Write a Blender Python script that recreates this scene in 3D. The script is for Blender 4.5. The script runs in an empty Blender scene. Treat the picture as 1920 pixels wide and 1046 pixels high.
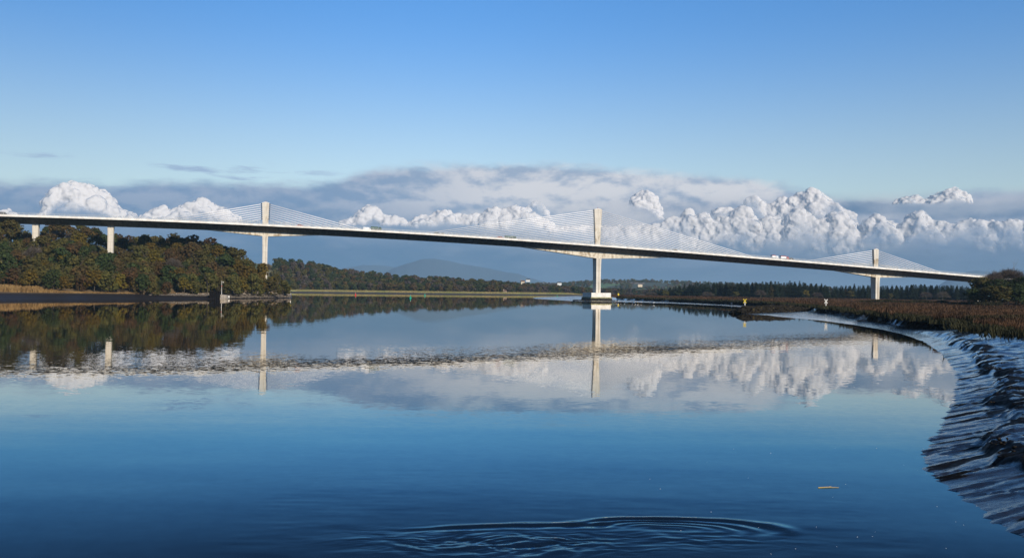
import bpy, bmesh, math, random
import numpy as np
from mathutils import Vector, Matrix
R = math.radians
rnd = random.Random(7)
rng = np.random.default_rng(7)
S = bpy.context.scene
COL = S.collection

# ---------------------------------------------------------------- camera
F_PX, ROLL, CAM_H = 1766.0, 0.0131, 6.5
PITCH = math.atan(21.9 / F_PX)
CAM = Vector((0, 0, CAM_H))
fwd = Vector((0, math.cos(PITCH), math.sin(PITCH)))
rt0 = Vector((1, 0, 0)); up0 = rt0.cross(fwd)
rt = math.cos(ROLL) * rt0 + math.sin(ROLL) * up0
up = -math.sin(ROLL) * rt0 + math.cos(ROLL) * up0
cd = bpy.data.cameras.new('camera'); cam = bpy.data.objects.new('camera', cd); COL.objects.link(cam)
cam.matrix_world = Matrix(((rt.x, up.x, -fwd.x, 0), (rt.y, up.y, -fwd.y, 0), (rt.z, up.z, -fwd.z, CAM_H), (0, 0, 0, 1)))
cd.sensor_width = 36; cd.lens = 36 * F_PX / 1920; cd.clip_start = 0.5; cd.clip_end = 80000
S.camera = cam
def ray(u, v):                                   # photo pixel -> world direction (used once, to survey the place)
    return (rt * (u - 960) + up * (523 - v) + fwd * F_PX).normalized()
def gp(u, v, z=0.0):                             # point at height z seen at that bearing
    r = ray(u, v); t = (z - CAM_H) / r.z
    return (r.x * t, r.y * t)
def bearing(u, v=550):
    r = ray(u, v); return math.atan2(r.x, r.y)
def hor(u): return 544.9 + (u - 960) * 0.0131

# ---------------------------------------------------------------- light
SUN_EL = R(24)
to_sun = Vector((0.6 * math.cos(SUN_EL), -0.8 * math.cos(SUN_EL), math.sin(SUN_EL)))
sl = bpy.data.lights.new('sun', 'SUN'); sl.energy = 5.0; sl.angle = R(0.55); sl.color = (1.0, 0.90, 0.76)
so = bpy.data.objects.new('sun', sl); COL.objects.link(so)
so.rotation_euler = to_sun.to_track_quat('Z', 'Y').to_euler()
S.view_settings.view_transform = 'Standard'; S.view_settings.look = 'None'
S.view_settings.exposure = 0.12; S.view_settings.gamma = 1.0
S.cycles.max_bounces = 6; S.cycles.volume_bounces = 0; S.cycles.transparent_max_bounces = 16; S.cycles.caustics_reflective = False
S.cycles.caustics_refractive = False

# ---------------------------------------------------------------- node expression helper
class G:
    def __init__(s, nt): s.nt = nt
    def n(s, t, **kw):
        x = s.nt.nodes.new(t)
        for k, v in kw.items(): setattr(x, k, v)
        return x
    def put(s, inp, v):
        if isinstance(v, X): v = v.o
        if isinstance(v, bpy.types.NodeSocket): s.nt.links.new(v, inp)
        elif isinstance(v, (tuple, list)) and len(v) == 3 and len(inp.default_value) == 4: inp.default_value = (*v, 1)
        else: inp.default_value = v
    def m(s, op, a, b=None, c=None, clamp=False):
        x = s.n('ShaderNodeMath', operation=op); x.use_clamp = clamp
        for i, v in enumerate((a, b, c)):
            if v is not None: s.put(x.inputs[i], v)
        return X(s, x.outputs[0])
    def smooth(s, a, b, x):
        n = s.n('ShaderNodeMapRange', interpolation_type='SMOOTHSTEP')
        s.put(n.inputs[0], x); s.put(n.inputs[1], a); s.put(n.inputs[2], b); n.inputs[3].default_value = 0; n.inputs[4].default_value = 1
        return X(s, n.outputs[0])
    def mix(s, a, b, f):
        n = s.n('ShaderNodeMix', data_type='RGBA'); s.put(n.inputs[0], f); s.put(n.inputs[6], a); s.put(n.inputs[7], b)
        return X(s, n.outputs[2])
    def vec(s, x, y, z=0.0):
        n = s.n('ShaderNodeCombineXYZ'); s.put(n.inputs[0], x); s.put(n.inputs[1], y); s.put(n.inputs[2], z)
        return n.outputs[0]
    def sep(s, v):
        n = s.n('ShaderNodeSeparateXYZ'); s.put(n.inputs[0], v); return [X(s, o) for o in n.outputs]
    def noise(s, v, scale, detail=4, rough=0.55, dim='3D', dist=0.0, color=False):
        n = s.n('ShaderNodeTexNoise', noise_dimensions=dim); s.put(n.inputs['Vector'], v)
        n.inputs['Scale'].default_value = scale; n.inputs['Detail'].default_value = detail
        n.inputs['Roughness'].default_value = rough; n.inputs['Distortion'].default_value = dist
        return n.outputs['Color'] if color else X(s, n.outputs['Fac'])
    def voro(s, v, scale, detail=2, rough=0.5, smooth=0.25, dim='2D'):
        n = s.n('ShaderNodeTexVoronoi', voronoi_dimensions=dim, feature='SMOOTH_F1'); s.put(n.inputs['Vector'], v)
        n.inputs['Scale'].default_value = scale; n.inputs['Detail'].default_value = detail
        n.inputs['Roughness'].default_value = rough; n.inputs['Smoothness'].default_value = smooth
        return X(s, n.outputs['Distance'])
    def curve(s, x, pts):                         # pts in 0..1
        n = s.n('ShaderNodeFloatCurve'); s.put(n.inputs['Value'], x)
        c = n.mapping.curves[0]
        pts = sorted(pts)
        c.points[0].location = pts[0]; c.points[-1].location = pts[-1]
        for p in pts[1:-1]: c.points.new(*p)
        for p in c.points: p.handle_type = 'AUTO_CLAMPED'
        n.mapping.extend = 'HORIZONTAL'; n.mapping.update()
        return X(s, n.outputs[0])
class X:
    def __init__(s, g, o): s.g, s.o = g, o
    def __add__(s, b): return s.g.m('ADD', s, b)
    def __radd__(s, b): return s.g.m('ADD', b, s)
    def __sub__(s, b): return s.g.m('SUBTRACT', s, b)
    def __rsub__(s, b): return s.g.m('SUBTRACT', b, s)
    def __mul__(s, b): return s.g.m('MULTIPLY', s, b)
    def __rmul__(s, b): return s.g.m('MULTIPLY', b, s)
    def __truediv__(s, b): return s.g.m('DIVIDE', s, b)
    def clamp(s): return s.g.m('ADD', s, 0.0, clamp=True)

def lin(r, g, b):
    f = lambda c: ((c / 255 + 0.055) / 1.055) ** 2.4 if c > 10 else c / 255 / 12.92
    return (f(r), f(g), f(b))

# ---------------------------------------------------------------- sky with its cloud bank
W = bpy.data.worlds.new('World'); S.world = W; W.use_nodes = True
nt = W.node_tree; nt.nodes.clear(); g = G(nt)
SKY_STRENGTH = 0.1
def sc(r, gg, b):                                # colour as seen -> sky radiance before the strength
    return tuple(c / SKY_STRENGTH for c in lin(r, gg, b))
sky = g.n('ShaderNodeTexSky', sky_type='NISHITA'); sky.sun_disc = False
sky.sun_elevation = SUN_EL; sky.sun_rotation = math.atan2(0.6, -0.8); sky.altitude = 0
sky.air_density = 1.0; sky.dust_density = 0.4; sky.ozone_density = 2.2
tc = g.n('ShaderNodeTexCoord')
dx, dy, dz = g.sep(tc.outputs['Generated'])
az = g.m('ARCTAN2', dx, dy)
el = g.m('ARCSINE', dz)
azn = (az + 0.6) / 1.2
EM = 0.2
def P(x, y):
    r = ray(x, y); return ((math.atan2(r.x, r.y) + 0.6) / 1.2, max(0.0, math.asin(r.z)) / EM)
def prof(pts): return g.curve(azn, [P(*p) for p in pts]) * EM
PX = 1 / F_PX
# warm the sky tone a little towards the photograph's paler horizon
gam = g.n('ShaderNodeVectorMath', operation='MULTIPLY'); g.put(gam.inputs[0], sky.outputs[0]); g.put(gam.inputs[1], g.mix((1.34, 1.27, 1.22), (0.58, 1.05, 1.50), g.smooth(0.10, 0.31, el)).o)
c = X(g, gam.outputs[0])
lm = g.n('ShaderNodeVectorMath', operation='SCALE'); g.put(lm.inputs[0], c); g.put(lm.inputs['Scale'], 0.76 + 0.24 * g.smooth(-0.55, 0.0, az)); c = X(g, lm.outputs[0])
uv = g.vec(az, el, 0.0)
def at(ax, ay, sx=1.0, sy=1.0, seed=0.0):
    return g.vec((az + ax) * sx, (el + ay) * sy, seed)
# wisps above the sheet on the left
w = g.noise(at(0, 0, 1, 7, 3.1), 9, 5, 0.6)
wm = g.smooth(0.058, 0.085, el + 0.0) * (1.0 - g.smooth(0.120, 0.134, el)) * (1.0 - g.smooth(-0.28, -0.12, az))
wf = g.smooth(0.55, 0.68, w) * wm * 0.75
c = g.mix(c, sc(150, 172, 205), wf)
# wide sheet of layered cloud
top = prof([(-60, 335), (80, 334), (200, 338), (330, 335), (450, 336), (570, 338), (620, 333), (680, 315), (760, 307), (900, 303), (1000, 302), (1100, 306),
            (1200, 314), (1300, 322), (1400, 330), (1460, 342), (1520, 352), (1580, 372), (1640, 380), (1720, 372), (1790, 356), (1830, 350), (1990, 350)])
n1 = g.noise(at(0, 0, 1, 3.2, 0), 26, 6, 0.6)
n2 = g.noise(at(0.3, 0, 1, 3.0, 5), 9, 4, 0.55)
d = top - el + (n1 - 0.5) * 0.016 + (n2 - 0.5) * 0.008
a = g.smooth(-0.002, 0.011, d)
rightish = g.smooth(-0.25, 0.02, az) * (1.0 - g.smooth(0.35, 0.42, az))
nb = g.noise(at(0, 0, 1, 2.1, 9), 13, 6, 0.55, dist=0.15)
nbo = g.noise(at(0.003, 0.006, 1, 2.1, 9), 13, 6, 0.55, dist=0.15)
fn_ = g.noise(at(0.1, 0, 1, 1.5, 3), 60, 5, 0.6)
bright = (g.smooth(0.30, 0.70, nb + (nb - nbo) * 1.5 + (fn_ - 0.5) * 0.22 + 0.045 + rightish * 0.02) * (0.40 + rightish * 0.58)).clamp() * (1.0 - g.smooth(0.040, 0.085, d) * 0.5)
sheet = g.mix(g.mix(sc(124, 152, 186), sc(156, 174, 198), rightish), g.mix(sc(190, 197, 212), sc(218, 219, 224), rightish), bright)
c = g.mix(c, sheet, a)
# blue grey air low down, below and behind the clouds
bankr = g.smooth(0.02, 0.14, az)
hz = 1.0 - g.smooth(0.018, 0.098, el + (n2 - 0.5) * 0.02)
low = g.mix(sc(64, 112, 152), sc(92, 118, 148), g.smooth(-0.1, 0.45, az))
low = g.mix(low, sc(128, 150, 178), g.smooth(0.45, 0.75, g.noise(at(0, 0, 1, 4, 12), 12, 4, 0.5)) * 0.6)
c = g.mix(c, low, hz * 0.96)
body = g.smooth(0.046, 0.062, el + (n2 - 0.5) * 0.012) * (1.0 - g.smooth(0.086, 0.106, el)) * bankr
c = g.mix(c, g.mix(sc(128, 148, 176), sc(194, 197, 206), g.smooth(0.36, 0.66, nb + (fn_ - 0.5) * 0.3)), body * 0.8)
LO = 560
# dark flat cloud on the right
dt = prof([(-60, LO), (1500, LO), (1545, 392), (1580, 378), (1640, 370), (1700, 372), (1760, 378), (1850, 372), (1990, 365)])
db = prof([(-60, LO), (1500, 392), (1560, 396), (1640, 404), (1700, 404), (1760, 412), (1850, 410), (1990, 412)])
ds = g.smooth(-0.001, 0.008, dt - el + (n1 - 0.5) * 0.010) * g.smooth(-0.003, 0.004, el - db + (n1 - 0.5) * 0.008)
c = g.mix(c, g.mix(sc(96, 126, 160), sc(160, 172, 190), g.smooth(0.35, 0.68, nb)), ds * 0.95)
# ground-side of the sphere
c = g.mix(c, sc(80, 100, 120), 1.0 - g.smooth(-0.03, -0.005, el))
bg = g.n('ShaderNodeBackground'); g.put(bg.inputs[0], c); bg.inputs[1].default_value = SKY_STRENGTH
ow = g.n('ShaderNodeOutputWorld'); nt.links.new(bg.outputs[0], ow.inputs[0])
W.cycles.sampling_method = 'MANUAL'; W.cycles.sample_map_resolution = 512

# ---------------------------------------------------------------- object helpers
def tag(o, label=None, cat=None, group=None, kind=None):
    if label: o['label'] = label
    if cat: o['category'] = cat
    if group: o['group'] = group
    if kind: o['kind'] = kind
    return o
def link(name, me, mat=None, parent=None, loc=None, rz=None):
    if mat is not None and not me.materials:
        for m_ in (mat if isinstance(mat, (list, tuple)) else [mat]): me.materials.append(m_)
    o = bpy.data.objects.new(name, me); COL.objects.link(o)
    if parent is not None: o.parent = parent
    if loc is not None: o.location = loc
    if rz is not None: o.rotation_euler = (0, 0, rz)
    return o
def empty(name, loc=(0, 0, 0), rz=0.0, **kw):
    o = bpy.data.objects.new(name, None); COL.objects.link(o); o.location = loc; o.rotation_euler = (0, 0, rz)
    o.empty_display_size = 0.5
    return tag(o, **kw)
def mesh(name, verts, faces, smooth=False):
    me = bpy.data.meshes.new(name)
    me.from_pydata([tuple(v) for v in verts], [], [tuple(f) for f in faces]); me.update()
    if smooth: me.polygons.foreach_set('use_smooth', [True] * len(me.polygons))
    return me
def mesh_np(name, V, Fc, smooth=False):          # V (n,3), Fc (m,k) equal-sided faces
    me = bpy.data.meshes.new(name); k = Fc.shape[1]
    me.vertices.add(len(V)); me.vertices.foreach_set('co', np.asarray(V, dtype=np.float32).ravel())
    me.loops.add(Fc.size); me.loops.foreach_set('vertex_index', Fc.astype(np.int32).ravel())
    me.polygons.add(len(Fc)); me.polygons.foreach_set('loop_start', np.arange(0, Fc.size, k, dtype=np.int32))
    me.polygons.foreach_set('loop_total', np.full(len(Fc), k, dtype=np.int32))
    if smooth: me.polygons.foreach_set('use_smooth', np.ones(len(Fc), dtype=bool))
    me.update(calc_edges=True); me.validate()
    return me
def grid_mesh(name, XX, YY, ZZ, keep=None, smooth=True):
    ny, nx = XX.shape
    V = np.stack([XX.ravel(), YY.ravel(), ZZ.ravel()], 1)
    i = np.arange(ny * nx).reshape(ny, nx)
    Fq = np.stack([i[:-1, :-1], i[:-1, 1:], i[1:, 1:], i[1:, :-1]], -1).reshape(-1, 4)
    if keep is not None:
        kf = (keep[:-1, :-1] | keep[:-1, 1:] | keep[1:, 1:] | keep[1:, :-1]).ravel(); Fq = Fq[kf]
        used = np.unique(Fq); remap = np.full(len(V), -1); remap[used] = np.arange(len(used)); V = V[used]; Fq = remap[Fq]
    return mesh_np(name, V, Fq, smooth)
class MB:                                        # collects solid pieces into one mesh
    def __init__(s): s.v = []; s.f = []
    def add(s, vs, fs):
        b = len(s.v); s.v += [tuple(v) for v in vs]; s.f += [tuple(i + b for i in f) for f in fs]; return s
    def box(s, x0, x1, y0, y1, z0, z1):
        return s.hexa([(x0, y0, z0), (x1, y0, z0), (x1, y1, z0), (x0, y1, z0), (x0, y0, z1), (x1, y0, z1), (x1, y1, z1), (x0, y1, z1)])
    def hexa(s, c):
        return s.add(c, [(0, 3, 2, 1), (4, 5, 6, 7), (0, 1, 5, 4), (1, 2, 6, 5), (2, 3, 7, 6), (3, 0, 4, 7)])
    def tube(s, p0, p1, r0, r1=None, n=8, caps=True):
        r1 = r0 if r1 is None else r1
        p0 = Vector(p0); p1 = Vector(p1); d = (p1 - p0).normalized()
        a = d.orthogonal().normalized(); b = d.cross(a)
        vs = [p0 + (a * math.cos(2 * math.pi * i / n) + b * math.sin(2 * math.pi * i / n)) * r0 for i in range(n)]
        vs += [p1 + (a * math.cos(2 * math.pi * i / n) + b * math.sin(2 * math.pi * i / n)) * r1 for i in range(n)]
        fs = [(i, (i + 1) % n, n + (i + 1) % n, n + i) for i in range(n)]
        if caps: fs += [tuple(range(n - 1, -1, -1)), tuple(range(n, 2 * n))]
        return s.add(vs, fs)
    def loft(s, secs, closed=True, caps=True):   # rings of equal length
        n = len(secs[0]); vs = [p for r in secs for p in r]; fs = []
        for k in range(len(secs) - 1):
            for i in range(n if closed else n - 1):
                fs.append((k * n + i, k * n + (i + 1) % n, (k + 1) * n + (i + 1) % n, (k + 1) * n + i))
        if caps: fs += [tuple(range(n - 1, -1, -1)), tuple(range((len(secs) - 1) * n, len(secs) * n))]
        return s.add(vs, fs)
    def build(s, name, mat, parent=None, smooth=False, **kw):
        me = mesh(name, s.v, s.f, smooth)
        bm = bmesh.new(); bm.from_mesh(me); bmesh.ops.recalc_face_normals(bm, faces=bm.faces); bm.to_mesh(me); bm.free()
        return link(name, me, mat, parent, **kw)

# ---------------------------------------------------------------- materials
def mat(name, color, rough=0.8, joints=None, var=0.0, scale=1.0, spec=0.3, color2=None, bump=0.0, detail=5, metallic=0.0, stretch=(1, 1, 1), thr=(0.35, 0.65), coord='Object'):
    m_ = bpy.data.materials.new(name); m_.use_nodes = True
    q = G(m_.node_tree); b = m_.node_tree.nodes['Principled BSDF']
    b.inputs['Roughness'].default_value = rough; b.inputs['Metallic'].default_value = metallic
    b.inputs['Specular IOR Level'].default_value = spec
    t = q.n('ShaderNodeTexCoord'); mp = q.n('ShaderNodeMapping'); mp.inputs['Scale'].default_value = stretch
    m_.node_tree.links.new(t.outputs[coord], mp.inputs[0])
    f = q.noise(mp.outputs[0], scale, detail, 0.6)
    c2 = color2 or tuple(x * (1 - var) for x in color)
    cc = q.mix(color, c2, q.smooth(thr[0], thr[1], f))
    if joints:                                   # pour joints every few metres along one axis, each bay a slightly different tone
        ax_, per, dk_ = joints; co_ = q.sep(t.outputs[coord])[ax_] / per
        fr_ = q.m('FRACT', co_); wn_ = q.n('ShaderNodeTexWhiteNoise', noise_dimensions='1D'); q.put(wn_.inputs['W'], q.m('FLOOR', co_))
        cc = q.mix(cc, tuple(x * dk_ for x in color), (1.0 - q.smooth(0.0, 0.07, fr_)) * 0.75 + X(q, wn_.outputs['Value']) * 0.28)
    q.put(b.inputs['Base Color'], cc)
    if bump:
        bn = q.n('ShaderNodeBump'); bn.inputs['Strength'].default_value = 1.0; bn.inputs['Distance'].default_value = bump
        q.put(bn.inputs['Height'], f); m_.node_tree.links.new(bn.outputs[0], b.inputs['Normal'])
    return m_
M = {}
M['concrete'] = mat('pale_concrete', (0.62, 0.57, 0.49), 0.85, joints=(2, 4.2, .62), color2=(0.44, 0.37, 0.28), scale=0.9, stretch=(1, 1, 0.08), thr=(0.45, 0.70))
M['stained'] = mat('stained_concrete', (0.62, 0.56, 0.46), 0.85, joints=(0, 6.5, .60), color2=(0.27, 0.20, 0.12), scale=0.42, stretch=(1, 1, 0.45), thr=(0.44, 0.66))
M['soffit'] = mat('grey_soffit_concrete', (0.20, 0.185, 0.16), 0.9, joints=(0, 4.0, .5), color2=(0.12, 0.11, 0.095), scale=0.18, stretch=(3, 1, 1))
M['edge'] = mat('white_edge_concrete', (0.74, 0.71, 0.65), 0.75, color2=(0.60, 0.56, 0.50), scale=0.3)
M['cable'] = mat('white_cable_sheath', (0.86, 0.84, 0.83), 0.5, var=0.08, scale=0.2)
M['rail'] = mat('galvanised_rail', (0.52, 0.52, 0.50), 0.6, var=0.2, scale=0.4, metallic=0.2)
M['asphalt'] = mat('asphalt', (0.06, 0.06, 0.06), 0.9, var=0.25, scale=0.5)
M['dark'] = mat('dark_metal', (0.03, 0.03, 0.035), 0.5, var=0.2)
M['weed'] = mat('algae_dark_concrete', (0.035, 0.030, 0.018), 0.8, color2=(0.012, 0.010, 0.008), scale=1.2)
M['algae'] = mat('green_stained_concrete', (0.40, 0.36, 0.20), 0.8, color2=(0.16, 0.15, 0.06), scale=0.8)

# ---------------------------------------------------------------- the bridge
X0, Z0, BD = 60.7, 674.0, Vector((0.966, 0.2585, 0)).normalized()
BN = Vector((BD.y, -BD.x, 0))                    # faces the camera side
HALF = 10.95
def hit(u, v, off=0.0):
    r = ray(u, v); ox, oy = X0 + BN.x * off, Z0 + BN.y * off
    # (ox + s bx, oy + s by) = t (rx, ry)
    det = BD.x * (-r.y) + r.x * BD.y
    s_ = (-ox * (-r.y) + (-oy) * r.x) / det if abs(det) > 1e-9 else 0
    s_ = ((-ox) * (-r.y) - (-r.x) * (-oy)) / det
    t = ((ox + s_ * BD.x) * r.x + (oy + s_ * BD.y) * r.y) / (r.x ** 2 + r.y ** 2)
    return s_, CAM_H + r.z * t
dk = [hit(u, v, HALF) for u, v in [(0, 402.6), (68, 404), (207, 408), (350, 413.5), (496, 420), (620, 427.6), (740, 434), (920, 445.5), (1119, 458), (1240, 467), (1320, 474.5), (1480, 487.5), (1641, 500.5), (1740, 509), (1833, 517)]]
zc = np.polyfit([p[0] for p in dk], [p[1] for p in dk], 3)
s_end = 345.0; z_end = float(np.polyval(zc, s_end)); g_end = float(np.polyval(np.polyder(zc), s_end))
s_beg = -392.0; z_beg = float(np.polyval(zc, s_beg)); g_beg = float(np.polyval(np.polyder(zc), s_beg))
def dz_(s_):
    if s_ > s_end: return z_end + g_end * (s_ - s_end)
    if s_ < s_beg: return z_beg + g_beg * (s_ - s_beg)
    return float(np.polyval(zc, s_))
bridge = empty('cable_stayed_bridge', (X0, Z0, 0), math.atan2(BD.y, BD.x),
               label='long white three-tower cable-stayed road bridge crossing the river', cat='bridge')
# local frame: x along the bridge, -y towards the camera, z up
S0, S1 = -470.0, 470.0
stations = np.arange(S0, S1 + 0.1, 5.0)
def sweep(name, sec, m_, closed=True, smooth=False, parent=None):
    b = MB(); b.loft([[(s_, y, dz_(s_) + z) for y, z in sec] for s_ in stations], closed=closed, caps=closed)
    return b.build(name, m_, parent or bridge, smooth)
H = HALF
deck = sweep('deck', [(-H + 0.25, -0.25), (H - 0.25, -0.25), (H - 0.25, -1.1), (-H + 0.25, -1.1)], M['asphalt'])
for sg in (-1, 1):
    sweep('edge_beam', [(sg * (H + 0.05), 0.12), (sg * (H - 0.4), 0.12), (sg * (H - 0.4), -1.15), (sg * (H + 0.05), -1.15)], M['edge'])
box = MB()
def gird(s_):
    z = dz_(s_)
    return [(s_, -H + 0.42, z - 1.12), (s_, -2.3, z - 4.35), (s_, -2.3, z - 4.7), (s_, 2.3, z - 4.7), (s_, 2.3, z - 4.35), (s_, H - 0.42, z - 1.12)]
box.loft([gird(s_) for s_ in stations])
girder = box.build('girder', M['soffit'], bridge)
for sg in (-1, 1):                               # cross struts under the cantilevers: a shallow repeating relief
    ribs = MB()
    for s_ in np.arange(S0 + 2, S1, 4.0):
        z = dz_(s_)
        ribs.hexa([(s_ - .22, sg * 2.35, z - 4.62), (s_ + .22, sg * 2.35, z - 4.62), (s_ + .22, sg * (H - 0.5), z - 1.38), (s_ - .22, sg * (H - 0.5), z - 1.38),
                   (s_ - .22, sg * 2.35, z - 4.2), (s_ + .22, sg * 2.35, z - 4.2), (s_ + .22, sg * (H - 0.5), z - 1.0), (s_ - .22, sg * (H - 0.5), z - 1.0)])
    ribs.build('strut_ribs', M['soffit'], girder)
for sg in (-1, 1):                               # parapets
    b = MB(); y = sg * (H - 0.15)
    for zz, rr in ((1.25, .055), (0.9, .03), (0.6, .03), (0.33, .03)):
        b.loft([[(s_, y - rr, dz_(s_) + zz - rr), (s_, y + rr, dz_(s_) + zz - rr), (s_, y + rr, dz_(s_) + zz + rr), (s_, y - rr, dz_(s_) + zz + rr)] for s_ in stations])
    for s_ in np.arange(S0 + 1, S1, 2.8):
        z = dz_(s_); b.box(s_ - .07, s_ + .07, y - .08, y + .08, z + .1, z + 1.32)
    b.build('parapet_rail', M['rail'], bridge)
    b = MB(); y = sg * 1.9                       # median barriers
    b.loft([[(s_, y - .12, dz_(s_) - .3), (s_, y + .12, dz_(s_) - .3), (s_, y + .08, dz_(s_) + .55), (s_, y - .08, dz_(s_) + .55)] for s_ in stations])
    b.build('median_barrier', M['edge'], bridge)
for sg in (-1, 1):                               # white lane lines
    for y in (2.6, 9.6):
        b = MB()
        b.loft([[(s_, sg * y - .07, dz_(s_) - .246), (s_, sg * y + .07, dz_(s_) - .246)] for s_ in stations], closed=False, caps=False)
        b.build('lane_line', M['edge'], deck)

def piershape(L, Wt, z0, z1, flare, name, m_, haunch_top=None):
    b = MB(); secs = []
    hs = np.linspace(z0, z1, 14)
    for z in hs:
        t = (z1 - z) / max(1e-6, z1 - z0)
        k = 1 + flare * math.exp(-(z1 - z) / 5.0)
        l, w = L / 2 * k, Wt / 2 * k
        gv = 0.28; gw = 0.30                     # vertical groove on both broad faces
        ring = [(-l, -w), (-gw, -w), (-gw, -w + gv), (gw, -w + gv), (gw, -w), (l, -w), (l, w), (gw, w), (gw, w - gv), (-gw, w - gv), (-gw, w), (-l, w)]
        secs.append([(x, y, z) for x, y in ring])
    b.loft(secs); return b
TOWERS = [(-230.0, 378.5, 35.0, 7.3, 3.1, 6.0, 1.5), (0.0, 391.0, 56.0, 9.3, 3.4, 6.8, 2.5), (230.0, 466.5, 35.0, 7.4, 3.3, 5.8, 1.5)]
def sec_pylon(s_, l, w, z):
    gv, gw = 0.10, 0.12
    return [(s_ + x, y, z) for x, y in [(-l, -w), (-gw, -w), (-gw, -w + gv), (gw, -w + gv), (gw, -w), (l, -w), (l, w), (gw, w), (gw, w - gv), (-gw, w - gv), (-gw, w), (-l, w)]]
cable_vs = []
PYZ = {}
for (s_, vtop, hl, hd, L, Wt, _b) in TOWERS:
    zd = dz_(s_)
    # top height from the survey, on the centre plane
    u_top = 960 + F_PX * (X0 + s_ * BD.x) / (Z0 + s_ * BD.y)
    ztop = hit(u_top, vtop, 0.0)[1]; PYZ[s_] = ztop
    # haunch: tapering wall beneath the girder
    b = MB(); n = 16; secs = []
    for k in range(-n, n + 1):
        t = k / n; x = s_ + hl * t; top = dz_(x) - 4.55; bot = dz_(s_) + (dz_(x) - dz_(s_)) - 4.74 - (hd - 4.7) * (1 - abs(t))
        w = 2.28 + 0.5 * (1 - abs(t))
        secs.append([(x, -w, bot), (x, w, bot), (x, w - .3, top), (x, -w + .3, top)])
    b.loft(secs); b.build('haunch', M['stained'], bridge)
    # pier below
    zb = {-230.0: 3.0, 0.0: 5.75, 230.0: 1.5}[s_]
    pb = piershape(L, Wt, zb, zd - hd + 0.1, 0.16, 'pier', M['concrete'])
    pier = pb.build('pier', M['concrete'], bridge); pier.location = (s_, 0, 0)
    if s_ == 0.0:
        b = MB(); b.box(-7.3, 7.3, -9.4, 9.4, 2.75, 5.8); b.build('pile_cap', M['edge'], pier)
        b = MB(); b.box(-7.9, 7.9, -10.0, 10.0, 2.0, 2.748); b.build('pile_cap_step', M['algae'], pier)
        b = MB(); b.hexa([(-8.6, -10.7, -1), (8.6, -10.7, -1), (8.6, 10.7, -1), (-8.6, 10.7, -1), (-7.8, -9.9, 1.996), (7.8, -9.9, 1.996), (7.8, 9.9, 1.996), (-7.8, 9.9, 1.996)])
        b.build('skirt_wall', M['weed'], pier)
    # pylon above
    lo, hi = (1.75, 2.9) if s_ == 0.0 else (1.8, 2.25)
    w0 = 1.1
    zs = np.linspace(zd - 0.3, ztop - 0.55, 10)
    b = MB()
    zmid = zd + (ztop - zd) * 0.48
    def lw(z): 
        t = (z - zs[0]) / (zs[-1] - zs[0]); return lo + (hi - lo) * (max(0, t - 0.0) ** 1.25)
    b.loft([sec_pylon(s_, lw(z), w0 + 0.05 * (z - zs[0]) / 20, z) for z in zs if z < zmid] + [sec_pylon(s_, lw(zmid), w0 + .03, zmid)])
    py = b.build('pylon', M['stained'], bridge)
    b = MB(); b.loft([sec_pylon(s_, lw(zmid) + .004, w0 + .035, zmid + .002)] + [sec_pylon(s_, lw(z) + .004, w0 + .035 + 0.05 * (z - zmid) / 20, z) for z in zs if z > zmid])
    up_ = b.build('pylon_head', M['concrete'], py)
    e = lw(zs[-1]); zt = zs[-1]
    b = MB(); wv = w0 + .08
    b.loft([[(s_ - e, y, zt + .002), (s_ + e, y, zt + .002), (s_ + 0.25, y, zt + .5), (s_ - 0.25, y, zt + .5)] for y in (-wv, wv)])
    b.build('pylon_cap', M['edge'], py)
    b = MB(); b.tube((s_, 0, zt + .5), (s_, 0, zt + 1.0), .1, n=6); b.box(s_ - .16, s_ + .16, -.16, .16, zt + .8, zt + 1.1)
    b.build('warning_lamp', mat('red_lamp', (0.35, 0.03, 0.02), 0.4), py)
    # anchor boxes on the faces and the cables
    nc = 18 if s_ == 0.0 else 8
    first, last = (17.5, 125.5) if s_ == 0.0 else (17.5, 62.5)
    ztopc = ztop - 1.5; pitch = 1.29 if s_ == 0.0 else 1.38
    for sg in (-1, 1):
        for i in range(nc):
            xa = s_ + sg * (first + (last - first) * i / (nc - 1)); za = dz_(xa) + 0.45
            zz = ztopc - pitch * (nc - 1 - i); xt = s_ + sg * (lw(zz) + 0.02)
            b = MB(); b.tube((xt, 0, zz), (xa, 0, za), 0.21 if s_ == 0 else 0.20, n=8)
            cb = b.build('stay_cable', M['cable'], bridge, smooth=True)
            b = MB(); dxx = (xa - xt); dl = math.hypot(dxx, za - zz); ux, uz = dxx / dl, (za - zz) / dl
            b.tube((xt - ux * .1, 0, zz - uz * .1), (xt + ux * .75, 0, zz + uz * .75), .36, n=6)
            b.build('cable_socket', M['dark'] if s_ else M['rail'], cb)
    # guard posts around the pylon foot
    b = MB()
    for sg in (-1, 1):
        for i in range(11):
            x = s_ + sg * (3.4 + i * 1.55); z = dz_(x)
            for y in (-1.6, 1.6): b.box(x - .07, x + .07, y - .07, y + .07, z - .3, z + 3.5 - 0.09 * i)
        for y in (-1.6, 1.6):
            xa, xb = s_ + sg * 3.3, s_ + sg * 19.0
            b.hexa([(xa, y - .03, dz_(xa) + 2.5), (xb, y - .03, dz_(xb) + 2.2), (xb, y + .03, dz_(xb) + 2.2), (xa, y + .03, dz_(xa) + 2.5),
                    (xa, y - .03, dz_(xa) + 2.6), (xb, y - .03, dz_(xb) + 2.3), (xb, y + .03, dz_(xb) + 2.3), (xa, y + .03, dz_(xa) + 2.6)])
    b.build('guard_fence', M['rail'], bridge)
for s_, zb in ((-323.6, 20), (-366.5, 22), (325.0, 2)):   # approach piers
    zt = dz_(s_) - 4.6
    b = piershape(3.2, 3.8, zb, zt, 0.10, 'pier', M['concrete']); o = b.build('pier', M['concrete'], bridge); o.location = (s_, 0, 0)
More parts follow.
